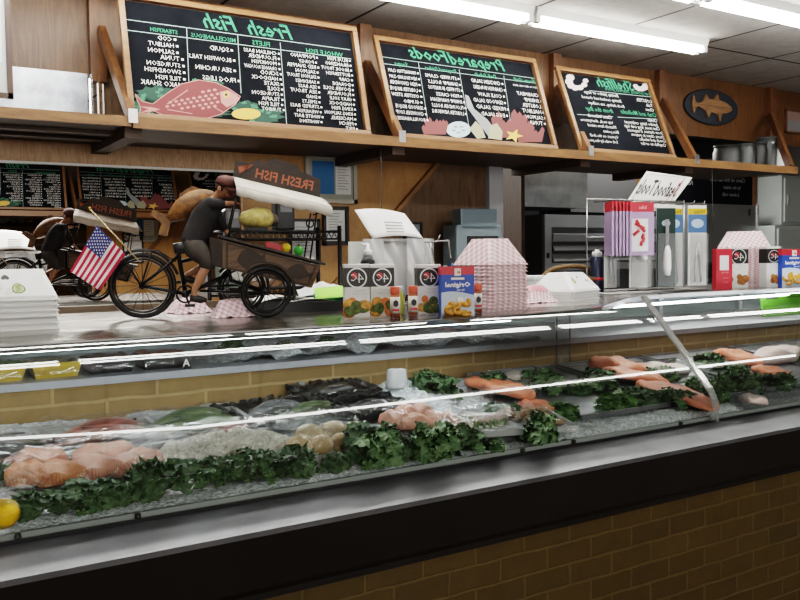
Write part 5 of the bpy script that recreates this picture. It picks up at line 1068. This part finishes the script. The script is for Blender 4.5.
# dark strands added in place of the mirror panel seams
for px_, y0, y1, Y_, l in ((381, 152, 262, 3.5, 'thin dark cord between mirror panels, an added strand in front of the bag rack'), (712, 140, 232, 3.5, 'thin dark cord between mirror panels, an added strand before the menu board')):
    a, b = P(px_, y0, Y=Y_), P(px_+1, y1, Y=Y_); o = MB().tube([(a.x, Y_+.45, SZ-.03), (a.x, Y_+.2, a.z), (b.x, Y_, b.z)] if False else [(a.x, Y_, SZ-.02 if Y_ > 3.47 else a.z), (b.x, Y_, b.z)], .0022, 6).put('mirror_seam', M('seam_dark', (.04, .04, .04), .5)); tag(o, l, 'seam')
# -- bag rack with sheets
p = deck(386, 300); bx, by = 1.945, 3.12
t_ = thing('bag_rack', 'wire counter rack hung with clear bags and white papers behind the breading cartons', 'rack', (bx, by, DZ), radians(-14))
wr_ = M('chrome_wire', (.32, .32, .32), .3, 1.)
mb = MB(); HW = .14
for x in (-HW, HW):
    for y in (-.04, .1): mb.tube([(x, y, 0), (x, y, .27)], .004, 6)
for z_ in (.005, .27): mb.tube([(-HW, -.04, z_), (HW, -.04, z_), (HW, .1, z_), (-HW, .1, z_)], .004, 6, closed=True)
mb.tube([(HW, -.04, .27), (HW+.08, -.05, .275), (HW+.09, -.05, .2)], .004, 6); mb.tube([(HW+.03, -.04, .272), (HW+.045, -.045, .3)], .003, 6)
mb.put('wire_frame', wr_, t_)
bagm = film('bag_clear', (.92, .93, .93), 1.3, .12, .03, dens=.5)
for i, (x, w_, h_) in enumerate(((-.115, .085, .24), (-.02, .1, .25), (.07, .08, .24), (.13, .06, .22))):
    mb = MB(); mb.grid(lambda u, v: ((u-.5)*w_, -.012-.014*sin(pi*u)*(.4+.6*(1-v))+.004*sin(9*v+7*u), h_*v), 10, 10); mb.grid(lambda u, v: ((u-.5)*w_, .012-.006*sin(5*v), h_*v), 4, 4)
    o = mb.put('hanging_bag', bagm, t_); o.location = (x, -.04+.02*(i % 2), .285-h_)
for i in range(5): MB().box((-.13+.002*i, .02+.014*i, .145), (.15, .006, .26), Euler((.03*i-.06, 0, .02))).put('paper_sheaf', papr, t_)
mb = MB(); mb.grid(lambda u, v: (-.135+.225*u+.05*(1-v)-.04, -.06+.16*v*.6, .285+.125*v*(1-.12*u)+.012*sin(pi*u)), 10, 6); o = mb.put('top_sheet', papr, t_, solid=.002)
mb = MB()
for i in range(4): mb.bar((-.06, -.052+.012*i, .315+.014*i), (.02, -.052+.012*i, .314+.013*i), .001, .004)
mb.put('sheet_print', M('print_ink', (.3, .3, .32), .7), t_)
# soap bottle
p = deck(384, 312)+V((.06, .22, 0)); t_ = thing('soap_bottle', 'black pump bottle with a white top behind the first breading cartons', 'bottle', p); MB().lathe([(.028, 0), (.03, .01), (.03, .19), (.018, .215)], 18).put('bottle_body', black, t_); MB().lathe([(.017, .213), (.017, .235), (.008, .24), (.008, .262)], 14).put('pump', foam, t_); MB().tube([(0, 0, .26), (-.03, 0, .258)], .006, 6).put('pump_spout', foam, t_)
# red pen cup and boxes
p = deck(437, 300)+V((.12, .1, 0)); t_ = thing('pen_cup', 'small red cup of pens between the bag rack and the tall pink stack', 'cup', p)
MB().lathe([(.034, 0), (.036, .11), (.034, .11), (.03, .01)], 16).put('cup_body', red, t_)
for i in range(6): MB().tube([(.015*cos(i), .015*sin(i), .02), (.03*cos(i*1.1), .03*sin(i), .15+.012*(i % 3))], .004, 6).put('pen', [black, papr, blue][i % 3], t_)
p = deck(450, 303)+V((.13, .12, 0)); t_ = thing('receipt_box', 'small white box with dark slots beside the red pen cup', 'box', p, -.3); MB().box((0, 0, .06), (.085, .06, .12)).put('box_body', foam_s, t_); MB().box((0, -.031, .085), (.05, .002, .03)).put('slot', black, t_)
# blue grey machine and dark base
p = P(470, 240, Y=3.95); t_ = thing('card_machine', 'blue grey office machine in front of the dark wood wall', 'machine', (p.x, 3.93, 1.42), -.1); MB().box((0, 0, .12), (.3, .16, .24)).put('machine_body', M('machine_grey', (.16, .2, .22), .4), t_, bevel=.01); MB().box((-.0, -.03, .27), (.24, .1, .12)).put('machine_screen', M('screen_blue_grey', (.17, .23, .26), .25), t_, bevel=.006); MB().box((.02, -.085, .15), (.2, .01, .05)).put('paper_slot', black, t_)
# back worktop carrying things
wt = thing('back_worktop', 'low wooden worktop along the back wall behind the counter', 'worktop', (2.3, 3.9, 0)); MB().b2((.2, -.15, 1.38), (.88, .17, 1.42)).put('worktop_slab', under_w, wt); MB().b2((.22, -.12, 0), (.86, .17, 1.38)).put('cabinet_body', under_w, wt)
# -- black wire shelving behind the trike, with things on it
xa, xb = P(219, 235, Y=3.82).x, P(331, 235, Y=3.82).x; zt = P(275, 232, Y=3.82).z; zl = zt-.27
t_ = thing('wire_shelving', 'black wire shelving unit behind the model trike', 'shelving', ((xa+xb)/2, 3.85, 0)); w_ = (xb-xa)/2
for sx in (-1, 1):
    for sy in (-.12, .12): MB().tube([(sx*w_, sy, 0), (sx*w_, sy, zt+.03)], .011, 8).put('post', black_iron, t_)
for z_ in (zt, zl):
    mb = MB()
    for sy in (-.12, .12): mb.tube([(-w_, sy, z_), (w_, sy, z_)], .006, 6); mb.tube([(-w_, sy, z_-.035), (w_, sy, z_-.035)], .005, 6); 
    for i in range(28):
        x = -w_+2*w_*i/27; mb.tube([(x, -.12, z_+.002), (x, .12, z_+.002)], .003, 5)
    for i in range(20): x = -w_+2*w_*i/20; mb.tube([(x, -.12, z_), (x+w_/20, -.12, z_-.035), (x+w_/10, -.12, z_)], .003, 5)
    mb.put('wire_deck', black_iron, t_)
# ornamental fish on top
p = P(256, 226, Y=3.8); t_ = thing('fish_ornament', 'plump yellow green fish ornament with a dark head on the wire shelving', 'ornament', (p.x, 3.8, zt+.007)); Rr = Euler((0, .12, 0)).to_matrix()
mb = MB(); mb.tube([(-.09, 0, .05), (-.06, 0, .052), (0, 0, .058), (.06, 0, .055), (.09, 0, .05)], [.012, .035, .052, .046, .02], 14); mb.put('fish_body', M('ornament_yellow', (.36, .29, .09), .5, noise=(30, .4)), t_)
MB().ell((.085, 0, .05), (.03, .03, .032)).put('fish_head', M('ornament_dark', (.06, .045, .03), .5), t_); MB().poly([(-.085, 0, .05), (-.13, 0, .085), (-.12, 0, .05), (-.13, 0, .02)], (0, .006, 0)).put('tail_fin', M('ornament_yellow', (.36, .29, .09)), t_)
MB().box((0, 0, .006), (.1, .05, .012)).put('stand', black, t_)
for px_, w2, h2, mt, l, nm in ((285, .1, .16, black, 'black boxy device on the wire shelving under the canopy', 'black_device'), (233, .08, .1, M('jar_dark', (.05, .05, .055), .3), 'dark jar on the wire shelving by the rider', 'dark_jar')):
    p = P(px_, 226, Y=3.8); t_ = thing(nm, l, 'device' if 'dev' in nm else 'jar', (p.x, 3.82, zt+.007)); MB().box((0, 0, h2/2), (w2, w2*.7, h2)).put('case_body', mt, t_, bevel=.012); MB().box((0, -w2*.36, h2*.7), (w2*.6, .004, h2*.3)).put('face_panel', M('panel_grey', (.12, .12, .13), .3), t_)
for i, (px_, w2, h2, mt, l) in enumerate(((181, .13, .13, foam_s, 'white boxed gadget on the lower wire shelf behind the rider'), (232, .11, .12, M('box_dull_green', (.18, .24, .2), .5), 'dull green box on the lower wire shelf'), (258, .16, .1, M('box_brown', (.2, .12, .07), .6), 'brown box on the lower wire shelf behind the cart'), (300, .12, .14, papr, 'white carton on the lower wire shelf at its right end'))):
    if px_ < 200: continue
    p = P(px_, 262, Y=3.8); t_ = thing('stored_box', l, 'box', (p.x, 3.82, zl+.007)); MB().box((0, 0, h2/2), (w2, .12, h2)).put('box_body', mt, t_, bevel=.004); MB().box((0, -.061, h2*.5), (w2*.6, .002, h2*.4)).put('box_label', M('label_dim', (.4, .38, .36), .6), t_)
# bright small things on the cart lid
lidp = lambda lx, y=0.: (Matrix.Rotation(radians(-18), 3, 'Z') @ V((lx, y, .292-.274*(lx-.27)+.004)))+tr.location
for lx, y, d_, mt, l, nm, ct_ in ((.47, .04, (.06, .025, .022), red, 'tiny red packet lying on the trike cart', 'tiny_packet', 'packet'), (.515, .03, (.032, .032, .034), M('toy_yellow', (.7, .5, .03), .4), 'tiny yellow cup on the trike cart', 'tiny_cup', 'cup'), (.56, .03, (.036, .036, .036), M('toy_green', (.06, .4, .05), .4), 'tiny green apple on the trike cart', 'tiny_apple', 'apple')):
    t_ = thing(nm, l, ct_, lidp(lx, y), radians(-18))
    if 'packet' in nm: MB().box((0, 0, d_[2]/2), d_, Euler((0, .27, 0))).put('packet_body', mt, t_, bevel=.003); MB().box((0, -.0, d_[2]+.001), (.03, .02, .001), Euler((0, .27, 0))).put('white_label', papr, t_)
    else: MB().lathe([(d_[0]*.3, 0), (d_[0]*.5, d_[2]*.4), (d_[0]*.48, d_[2]*.75), (d_[0]*.2, d_[2])], 14).put(nm.split('_')[1]+'_body', mt, t_); MB().tube([(0, 0, d_[2]), (.003, 0, d_[2]+.008)], .0025, 6).put('stem' if 'apple' in nm else 'spout', black, t_)
# -- black tray with papers
p = V((1.5, 3.1, DZ)); rz_ = radians(-16); t_ = thing('black_tray', 'low black tray holding papers beside the front wheel of the trike', 'tray', p, rz_)
mb = MB(); mb.box((0, 0, .004), (.42, .3, .008))
for a, b in (((-.21, -.15), (.21, -.15)), ((.21, -.15), (.21, .15)), ((.21, .15), (-.21, .15)), ((-.21, .15), (-.21, -.15))): mb.bar((*a, .02), (*b, .02), .012, .04)
mb.put('tray_body', black, t_); Mz = Matrix.Rotation(rz_, 3, 'Z')
def ontray(x, y, z_): return p+Mz @ V((x, y, z_))
for i, (x, y, r2, l) in enumerate(((-.05, -.03, .2, 'loose white paper lying in the black tray, left one'), (.03, .02, -.15, 'loose white paper lying in the black tray under the green card'), (-.1, .06, .4, 'loose white paper lying at the back of the black tray'))):
    mb = MB(); mb.grid(lambda u, v: ((u-.5)*.2, (v-.5)*.14, .002+.014*sin(pi*u)+.006*sin(6*v+i)), 8, 6); o = mb.put('loose_paper', papr, solid=.0012); o.location = ontray(x, y, .012+.012*i); o.rotation_euler = (0, 0, rz_+r2); tag(o, l, 'paper', 'papers in the black tray')
mb = MB(); mb.grid(lambda u, v: ((u-.5)*.16, (v-.5)*.12, .04*v+.01*u), 6, 4); o = mb.put('green_card', M('card_neon_green', (.35, .72, .12), .6), solid=.0015); o.location = ontray(.11, -.04, .045); o.rotation_euler = (0, 0, rz_-.15); tag(o, 'bright lime green card in the black tray beside the first carton', 'card')
mb = MB(); mb.ell((0, 0, .02), (.07, .05, .035)); mb.ell((.04, .02, .028), (.045, .035, .03)); mb.ell((-.045, .01, .018), (.04, .035, .026)); o = mb.put('green_cloth', M('cloth_green', (.03, .25, .09), .85, bump=(40, .6, .02))); o.location = ontray(.13, .09, .03); tag(o, 'crumpled dark green cloth lying behind the lime green card', 'cloth')
mb = MB(); mb.grid(lambda u, v: ((u-.5)*.24, (v-.5)*.16, .1*sin(pi*min(1, .2+v*.8))*(1-.3*abs(2*u-1))+.012*mnoise.noise(V((u*6, v*5, 8)))), 14, 10, False); o = mb.put('white_bag', M('bag_paper_white', (.66, .67, .66), .7)); o.location = (1.72, 3.4, DZ); o.rotation_euler = (0, 0, -.2); tag(o, 'crumpled white paper bag behind the green cloth', 'paper bag')
# -- tool rack
ra, rb = V((3.36, 3.24, DZ)), V((4.1, 3.2, DZ)); t_ = thing('tool_rack', 'wire rack hung with seafood tool packets on the counter', 'rack', (3.59, 3.22, DZ), -.05)
mb = MB(); hw = .36
for x in (-hw, 0, hw):
    mb.tube([(x, .05, 0), (x, .05, .5)], .004, 6); mb.tube([(x, -.12, .006), (x, .12, .006)], .004, 6)
mb.tube([(-hw, .05, .5), (hw, .05, .5)], .004, 6); mb.tube([(-hw, -.12, .006), (hw, -.12, .006)], .006, 6); mb.tube([(-hw, .12, .006), (hw, .12, .006)], .006, 6); mb.tube([(-hw, .05, .3), (hw, .05, .3)], .004, 6)
for x in (-.31, -.2, -.08, .0, .09, .17, .25, .33): mb.tube([(x, .05, .485), (x, -.12, .48), (x, -.125, .492)], .003, 6)
mb.put('wire_frame', wr_, t_)
Rz = Matrix.Rotation(-.05, 3, 'Z'); RL = lambda x, y, z_: V((3.59, 3.22, DZ))+Rz @ V((x, y, z_))
lil = M('packet_lilac', (.4, .3, .47), .35); clr = film('packet_clear', (.95, .95, .95), 1.3, .1, dens=.1, fix=.1)
def redpack(x, y, rz2, label):
    t_ = thing('bib_packet', label, 'packet', RL(x, y, 0), rz2, 'red topped lilac packets on the tool rack'); w_, z0, z1 = .17, .2, .475
    MB().b2((-w_/2, -.004, z1-.05), (w_/2, .004, z1)).put('header_card', red, t_); MB().b2((-w_/2, -.006, z0), (w_/2, .006, z1-.05)).put('packet_film', lil, t_)
    o = MB().b2((-w_*.3, -.0075, z0+.02), (w_*.3, -.0062, z1-.085)).put('white_insert', foam, t_); mb = MB(); rr = random.Random(5)
    for i in range(7): mb.tube([(rr.uniform(-.035, .035), -.008, z0+.05+i*.018), (rr.uniform(-.03, .03), -.009, z0+.075+i*.018)], .008, 6)
    mb.put('red_print', red, o)
    mb = MB(); letter(mb, 'bibs', V((w_*.25, -.0048, z1-.035)), U, Vv, .026, bold=.02); mb.put('header_lettering', M('pack_pale_red', (.75, .35, .33)), t_); return t_
first_rp = None
for i, x in enumerate((-.335, -.31, -.285, -.262, -.238, -.215, -.17)):
    l = 'front red topped lilac packet facing the shopper on the tool rack' if i == 6 else f'red topped lilac packet seen edge on, {["leftmost", "second from the left", "third from the left", "fourth from the left", "fifth from the left", "sixth from the left"][i]} on the tool rack'
    y = -.09 if i < 6 else -.13; rz2 = 1.0 if i < 6 else -.38
    if first_rp is None: first_rp = redpack(x, y, rz2, l)
    else: dup(first_rp, l, RL(x, y, 0), rz2)
def toolpack(x, y, rz2, label, head, tool, h_=.44, w_=.115, z1=.47):
    t_ = thing('tool_packet', label, 'packet', RL(x, y, 0), rz2, 'seafood tool packets on the tool rack'); z0 = z1-h_
    MB().b2((-w_/2, .0, z0), (w_/2, .003, z1)).put('backing_card', M('backing_grey', (.8, .79, .76), .6), t_)
    MB().b2((-w_/2, -.001, z1-.05), (w_/2, -.0002, z1-.018)).put('header_stripe', head, t_); MB().b2((-w_/2, -.001, z1-.15), (w_/2, -.0002, z1-.05)).put('picture_panel', M('pack_picture_blue', (.08, .17, .34), .4), t_)
    mb = MB(); mb.ell((0, -.0015, z1-.1), (w_*.35, .001, .025)); mb.put('shell_picture', M('pack_pale_blue', (.45, .56, .66), .5), t_)
    mb = MB(); letter(mb, 'TOOLS', V((w_*.42, -.0014, z1-.044)), U, Vv, .022, bold=.02); mb.put('header_lettering', black, t_)
    MB().b2((-w_/2, -.018, z0+.004), (w_/2, -.016, z1-.155)).put('clear_blister', clr, t_)
    if tool == 'tongs':
        mb = MB()
        for s in (-1, 1): mb.tube([(0, -.01, z0+.24), (s*.016, -.01, z0+.12), (s*.02, -.01, z0+.02)], [.006, .008, .005], 8)
        mb.put('metal_tool', steel, t_)
    elif tool == 'knife':
        mb = MB(); mb.tube([(0, -.012, z0+.06), (0, -.012, z0+.1), (0, -.012, z0+.19), (0, -.012, z0+.22)], [.016, .022, .02, .01], 10); mb.put('white_handle', foam, t_); MB().b2((-.01, -.014, z0+.22), (.01, -.01, z0+.36)).put('blade', steel, t_); MB().b2((-w_/2, -.0022, z0), (w_/2, -.0012, z1-.02)).put('dark_card', M('pack_dark_green', (.015, .035, .03), .5), t_)
    elif tool == 'cup':
        MB().lathe([(.022, 0), (.032, .05), (.03, .05), (.02, .004)], 16, (.0, -.04, z0+.14)).put('metal_cup', steel, t_)
        MB().tube([(0, -.02, z0+.18), (0, -.02, z0+.3)], .006, 8).put('cup_handle', steel, t_)
    return t_
ylw = M('pack_yellow', (.62, .42, .04), .5); wht = M('pack_white', (.66, .66, .64), .5)
for x, y, rz2, head, tool, l in ((-.24, .0, .2, wht, 'tongs', 'seafood tool packet hidden behind the red packets, with long metal tongs'), (-.12, -.08, -.2, wht, 'cup', 'white topped tool packet with a small metal cup on the rack'), (-.03, -.02, -.25, wht, 'tongs', 'white topped clear tool packet in the middle of the rack'), (.06, -.1, -.28, wht, 'knife', 'dark green tool packet holding a white handled knife'), (.16, -.06, -.25, ylw, 'tongs', 'yellow topped tool packet right of the white handled knife'), (.22, -.0, -.2, ylw, 'tongs', 'yellow topped tool packet squeezed between two others, further back'), (.3, -.1, -.3, ylw, 'tongs', 'yellow topped tool packet with metal crackers at the right end of the rack')):
    toolpack(x, y, rz2, l, head, tool)
# rack sign
Yp = 3.3; q = [P(*c_, Y=Yp+dy) for c_, dy in (((622, 209), -.02), ((667, 211.5), -.02), ((692.5, 177.5), .05), ((647, 171), .05))]
t_ = thing('paper_sign', 'white paper sign hand lettered Seafood Tools standing above the tool rack', 'sign', q[0]); q = [v-q[0] for v in q]
MB().poly(q, (0, .003, 0)).put('sign_sheet', papr, t_)
eu = q[1]-q[0]; ev = q[3]-q[0]; mb = MB(); off = V((0, -.0015, 0))
letter(mb, 'Seafood', q[0]+eu*.97+ev*.38+off, eu.normalized(), ev.normalized(), .2, shear=.2, bold=.02, width=eu.length*.54); letter(mb, 'Tools', q[0]+eu*.42+ev*.4+off, eu.normalized(), ev.normalized(), .2, shear=.2, bold=.02, width=eu.length*.38); mb.put('sign_lettering', M('ink_black', (.015, .015, .02), .7), t_)
mb = MB(); B_ = lambda a, b: q[0]+eu*a+ev*b+off
for a, b in (((.06, .08), (.94, .08)), ((.06, .92), (.94, .92)), ((.06, .08), (.06, .92)), ((.94, .08), (.94, .92))): mb.bar(B_(*a), B_(*b), .003, .001)
mb.put('sign_border', M('ink_grey', (.3, .3, .3), .7), t_)
mb = MB(); mb.bar(B_(.8, .12), B_(.93, .82), .004, .001); mb.put('sign_flourish', red, t_)
MB().tube([(eu*.5+ev*.02)+V((0, .006, 0)), V((eu.x*.5, .0, .5-(t_.location.z-DZ)))], .004, 6).put('sign_stem', wr_, t_)
# spray can, wicker
p = V((P(597, 270, Y=3.3).x, 3.3, DZ)); t_ = thing('spray_can', 'dark spray can with a white cap behind the low white box stack', 'can', p); hh = .235
MB().lathe([(.034, 0), (.036, .004), (.036, hh*.78), (.026, hh*.84)], 18).put('can_body', M('can_dark', (.02, .025, .05), .3, .3), t_); MB().lathe([(.027, hh*.83), (.027, hh*.94), (.012, hh*.97), (.012, hh)], 16).put('cap', foam, t_); MB().lathe([(.0365, hh*.3), (.0365, hh*.36)], 18).put('red_stripe', red, t_)
mb = MB(); letter(mb, 'PAM', V((.02, -.0375, hh*.5)), U, Vv, .03, bold=.02) if False else None
mb.bm.free()
p = P(562, 275, Y=3.55); t_ = thing('wicker_basket', 'brown wicker basket rim showing behind the low white box stack', 'basket', (p.x, 3.48, DZ)); wk = M('wicker_brown', (.17, .1, .04), .7, bump=(120, .8, .01))
MB().lathe([(.15, 0), (.2, .08), (.2, .09), (.14, .01)], 28).put('basket_bowl', wk, t_); MB().tube([(.2*cos(a), 0, .085+.06*sin(a)) for a in [pi*i/16 for i in range(17)]], .012, 8).put('basket_handle', wk, t_)
# -- kitchen equipment
t_ = thing('ice_machine', 'grey steel under-counter ice machine in the back room behind the white boxes', 'ice machine', (5.0, 5.0, 0)); gl_ = M('machine_side', (.13, .135, .14), .4, .3); gf = M('machine_front', (.42, .45, .47), .35, .4)
MB().b2((-.53, .03, .3), (.9, .75, 1.8)).put('cabinet_body', gl_, t_); MB().b2((-.53, 0, .3), (-.46, .03, 1.8)).put('front_stile', gf, t_); MB().b2((-.46, .0, 1.7), (.9, .03, 1.8)).put('front_rail', gf, t_)
for i, z_ in enumerate((1.62, 1.54, 1.46)): MB().box((.2, .0, z_), (1.3, .02, .06), Euler((-.5 if i else .2, 0, 0))).put('grille_slat', gf if i != 1 else gl_, t_)
MB().b2((-.46, .0, 1.36), (.9, .03, 1.42)).put('front_rail', gf, t_); MB().b2((-.43, .01, .5), (.9, .03, 1.34)).put('glass_door', M('dark_door_glass', (.1, .11, .115), .12), t_); MB().b2((-.51, -.008, 1.46), (-.49, 0, 1.5)).put('switch', black, t_)
t_ = thing('exhaust_hood', 'brushed steel exhaust hood panel hanging above the ice machine', 'hood', (4.75, 5.2, 1.87)); MB().b2((-.37, 0, 0), (.37, .5, .6)).put('hood_panel', M('hood_steel', (.4, .42, .42), .3, .9, noise=(4, .3), bump=(20, .2)), t_); MB().b2((.37, .2, -.02), (1.18, .6, .6)).put('hood_side', M('hood_dark', (.06, .06, .062), .45), t_)
# back-room board
a, b = P(640, 206, Y=5.4), P(755, 168, Y=5.4); t_ = thing('menu_chalkboard', 'dim oak framed chalkboard hanging in the back room behind the tool sign', 'chalkboard', (a.x, 5.4, 1.93))
ww, hh = 7.6-a.x, .42; MB().b2((0, 0, 0), (ww, .01, hh)).put('slate', slate, t_); mb = MB()
for q1, q2 in (((-.03, -.03), (ww+.03, .01)), ((-.03, hh-.01), (ww+.03, hh+.03)), ((-.03, 0), (.01, hh)), ((ww-.01, 0), (ww+.03, hh))): mb.b2((q1[0], -.02, q1[1]), (q2[0], .015, q2[1]))
mb.put('frame', frame_w, t_); mb = MB()
for i, (t2, x, z_, s_) in enumerate((('Specials', ww-.1, .33, .07), ('Clams on the half shell', ww-.12, .25, .06), ('by the dozen', ww-.2, .18, .05), ('Lobster rolls', ww-.22, .11, .05), ('Fried clams', .75, .3, .06), ('Fish and chips', .72, .2, .06))): m2 = MB(); letter(m2, t2, V((x, -.003, z_)), U, Vv, s_, shear=.2, bold=.01); m2.put('chalk_lettering', M('chalk_dim', (.3, .3, .3), .9), t_)
mb.bm.free()
# oven and white cabinets
a = P(700, 245, Y=5.2); b = P(748, 205, Y=5.2); t_ = thing('steel_oven', 'steel fronted oven behind the right-hand pink stack', 'oven', ((a.x+b.x)/2, 5.2, 1.2)); w_ = (b.x-a.x)/2+.15
MB().b2((-w_, .02, 0), (w_, .5, b.z-1.2)).put('oven_body', gl_, t_); MB().b2((-w_, 0, .2), (w_, .02, b.z-1.2)).put('oven_front', M('oven_steel', (.32, .33, .33), .3, .9), t_); MB().b2((-w_+.08, -.02, .05), (w_-.08, 0, .18)).put('oven_window', black, t_); MB().lathe([(.03, 0), (.03, .03)], 14, (-w_+.2, -.002, b.z-1.28), Matrix.Rotation(pi/2, 3, 'X')).put('dial', steel, t_); MB().b2((w_-.14, -.006, b.z-1.3), (w_-.12, 0, b.z-1.24)).put('switch', black, t_)
MB().b2((w_-.02, -.01, .0), (w_+.01, 0, b.z-1.2)).put('bright_edge', M('bright_rail', (.8, .82, .84), .25, .8), t_)
wcab = M('cabinet_white', (.4, .43, .42), .45)
for (x0, y0, x1, y1, Y_, l) in ((740, 255, 782, 158, 5.7, 'white cupboard behind the end of the hanging board'), (783, 225, 830, 178, 5.1, 'white appliance box at the right photo edge, upper one'), (776, 292, 830, 226, 5.0, 'white appliance at the right photo edge, lower one')):
    a, b = P(x0, y0, Y=Y_), P(x1, y1, Y=Y_); t_ = thing('white_cabinet', l, 'cabinet', ((a.x+b.x)/2, Y_, a.z)); w_ = (b.x-a.x)/2; h2 = b.z-a.z
    MB().b2((-w_, .02, 0), (w_, .5, h2)).put('cabinet_body', wcab, t_, bevel=.01); MB().b2((-w_+.03, 0, .03), (w_-.03, .02, h2-.03)).put('door', wcab, t_, bevel=.006); MB().b2((-w_+.06, -.015, h2*.4), (-w_+.08, 0, h2*.6)).put('handle', M('handle_grey', (.25, .25, .25), .4), t_)
t_ = thing('dark_screen', 'black slab of a device in the back room beside the white cupboard', 'device', (P(762, 250, Y=5.4).x, 5.5, 1.15)); MB().b2((-.1, 0, 0), (.16, .2, .55)).put('device_body', M('device_dark', (.08, .085, .09), .4), t_); MB().b2((-.08, -.01, .05), (.14, 0, .5)).put('device_front', M('device_front', (.11, .115, .12), .3), t_)
t_ = thing('back_bench', 'steel work bench carrying the oven and cabinets in the back room', 'bench', (7.3, 5.2, 0)); MB().b2((-1.4, -.1, 1.14), (1.5, .7, 1.2)).put('bench_top', steel, t_); MB().b2((-1.35, -.05, 0), (1.45, .7, 1.14)).put('bench_body', gl_, t_)
# ================================================================== SEEN IN THE BACK MIRROR (continuing shop)
def far(o, px_, py_, dep, label, rz=None):
    return dup(o, label, PD(px_, py_, dep), rz)
DB = 9.05
oB = PD(80.5, 211, DB); zB = oB.z
def fb(src, dx, label, dep_extra=0., dz=0.):
    c = dup(src, label, oB+V((dx, dep_extra, dz))); c['group'] = 'chalkboards seen in the back mirror'; return c
fb(b2_.r, 0, 'reflected Prepared Foods chalkboard in the mirror, left of the rider'); fb(b1.r, -1.27, 'reflected Fresh Fish chalkboard in the mirror at the left photo edge'); fb(b3.r, 1.24, 'reflected Shellfish chalkboard in the mirror, behind the rider')
bm_ = thing('mirror_shelf', 'oak edged shelf under the reflected chalkboards in the back mirror', 'shelf', oB+V((0, -.1, -.01))); MB().b2((-1.9, 0, -.055), (2.1, .03, .0)).put('front_edge', frame_w, bm_); MB().b2((-1.9, .03, -.05), (2.1, .7, -.01)).put('shelf_plank', under_w, bm_)
for dx in (-.06, 1.1, 2.02): MB().bar((dx, .0, 0), (dx+.02, .5, .5), .06, .03, up=(1, 0, 0)).put('brace', frame_w, bm_)
oC = PD(62, 224, 13.2)
for dx, l in ((-1.23, 'smaller second reflection of a chalkboard under the reflected shelf, left'), (.02, 'smaller second reflection of a chalkboard under the reflected shelf, right')):
    c = dup(b2_.r, l, oC+V((dx, 0, -.03))); c['group'] = 'chalkboards seen in the back mirror'
bm2 = thing('mirror_shelf', 'second smaller oak shelf edge below the reflected one in the mirror', 'shelf', oC+V((0, -.1, -.04))); MB().b2((-1.9, 0, -.06), (1.6, .03, 0)).put('front_edge', frame_w, bm2); MB().b2((-1.9, .03, -.05), (1.6, .5, -.01)).put('shelf_plank', under_w, bm2)
# reflected counter and trike
fd = PD(15, 302, 4.62); fz = fd.z
ft = dup(tr, 'reflection of the model trike and its rider in the back mirror, behind the flag', fd+V((0, 0, .0)), radians(-20))
fc = thing('mirror_counter', 'reflected steel counter in the back mirror under the reflected trike', 'counter', (fd.x+.2, fd.y, fz)); MB().b2((-1.2, -.35, -.03), (1.5, .7, -.001)).put('counter_top', deck_steel, fc); MB().b2((-1.2, -.3, -1.27), (1.5, .7, -.03)).put('counter_body', under_w, fc)
dup(fl, 'reflection of the small flag at the left photo edge in the mirror', fd+V((-.02, .0, 0)), radians(-20))
p = PD(20, 283, 5.3); fr2 = dup(bpy.data.objects['bag_rack'], 'reflection of the bag rack in the back mirror at the left', (p.x, p.y, fz), -.2)
p = PD(38, 283, 5.6)
t_ = thing('mirror_shelving', 'reflected black shelving behind the reflected trike in the mirror', 'shelving', (p.x, p.y, 0)); 
for sx in (-.35, .35):
    for sy in (-.1, .1): MB().tube([(sx, sy, 0), (sx, sy, 1.62)], .012, 8).put('post', black_iron, t_)
for z_ in (1.33, 1.6):
    mb = MB(); mb.b2((-.35, -.1, z_-.01), (.35, .1, z_)); mb.put('shelf_plate', black_iron, t_)
p = P(141, 225, Y=10.28); framed('picture_frame', 'reflection of a pale framed poster in the mirror, right of the reflected canopy', p.x-.2, p.x+.2, p.z-.2, p.z+.18, 10.29, .022, grey_fr, matc, [('blue_picture', -.72, -.62, .12, .72, bl, 0), ('document', .18, -.62, .78, .66, papr, 7)])
p = P(133, 247, Y=10.28); framed('picture_frame', 'reflection of a black framed certificate in the mirror beside the rear wheel', p.x-.12, p.x+.12, p.z-.19, p.z+.17, 10.29, .016, blk_fr, papr, [('document', -.7, -.78, .7, .8, papr, 9)])
q0, q1 = P(186, 208, Y=10.27), P(142, 258, Y=10.27); o = MB().bar((q0.x, 10.27, q0.z), (q1.x, 10.27, q1.z), .03, .04, up=(0, 1, 0)).put('trim_3', oak); struct(o)
wallbox('wall_far.002', (2.2, 10.3, 0), (3.6, 10.34, CEIL), pale_ply)
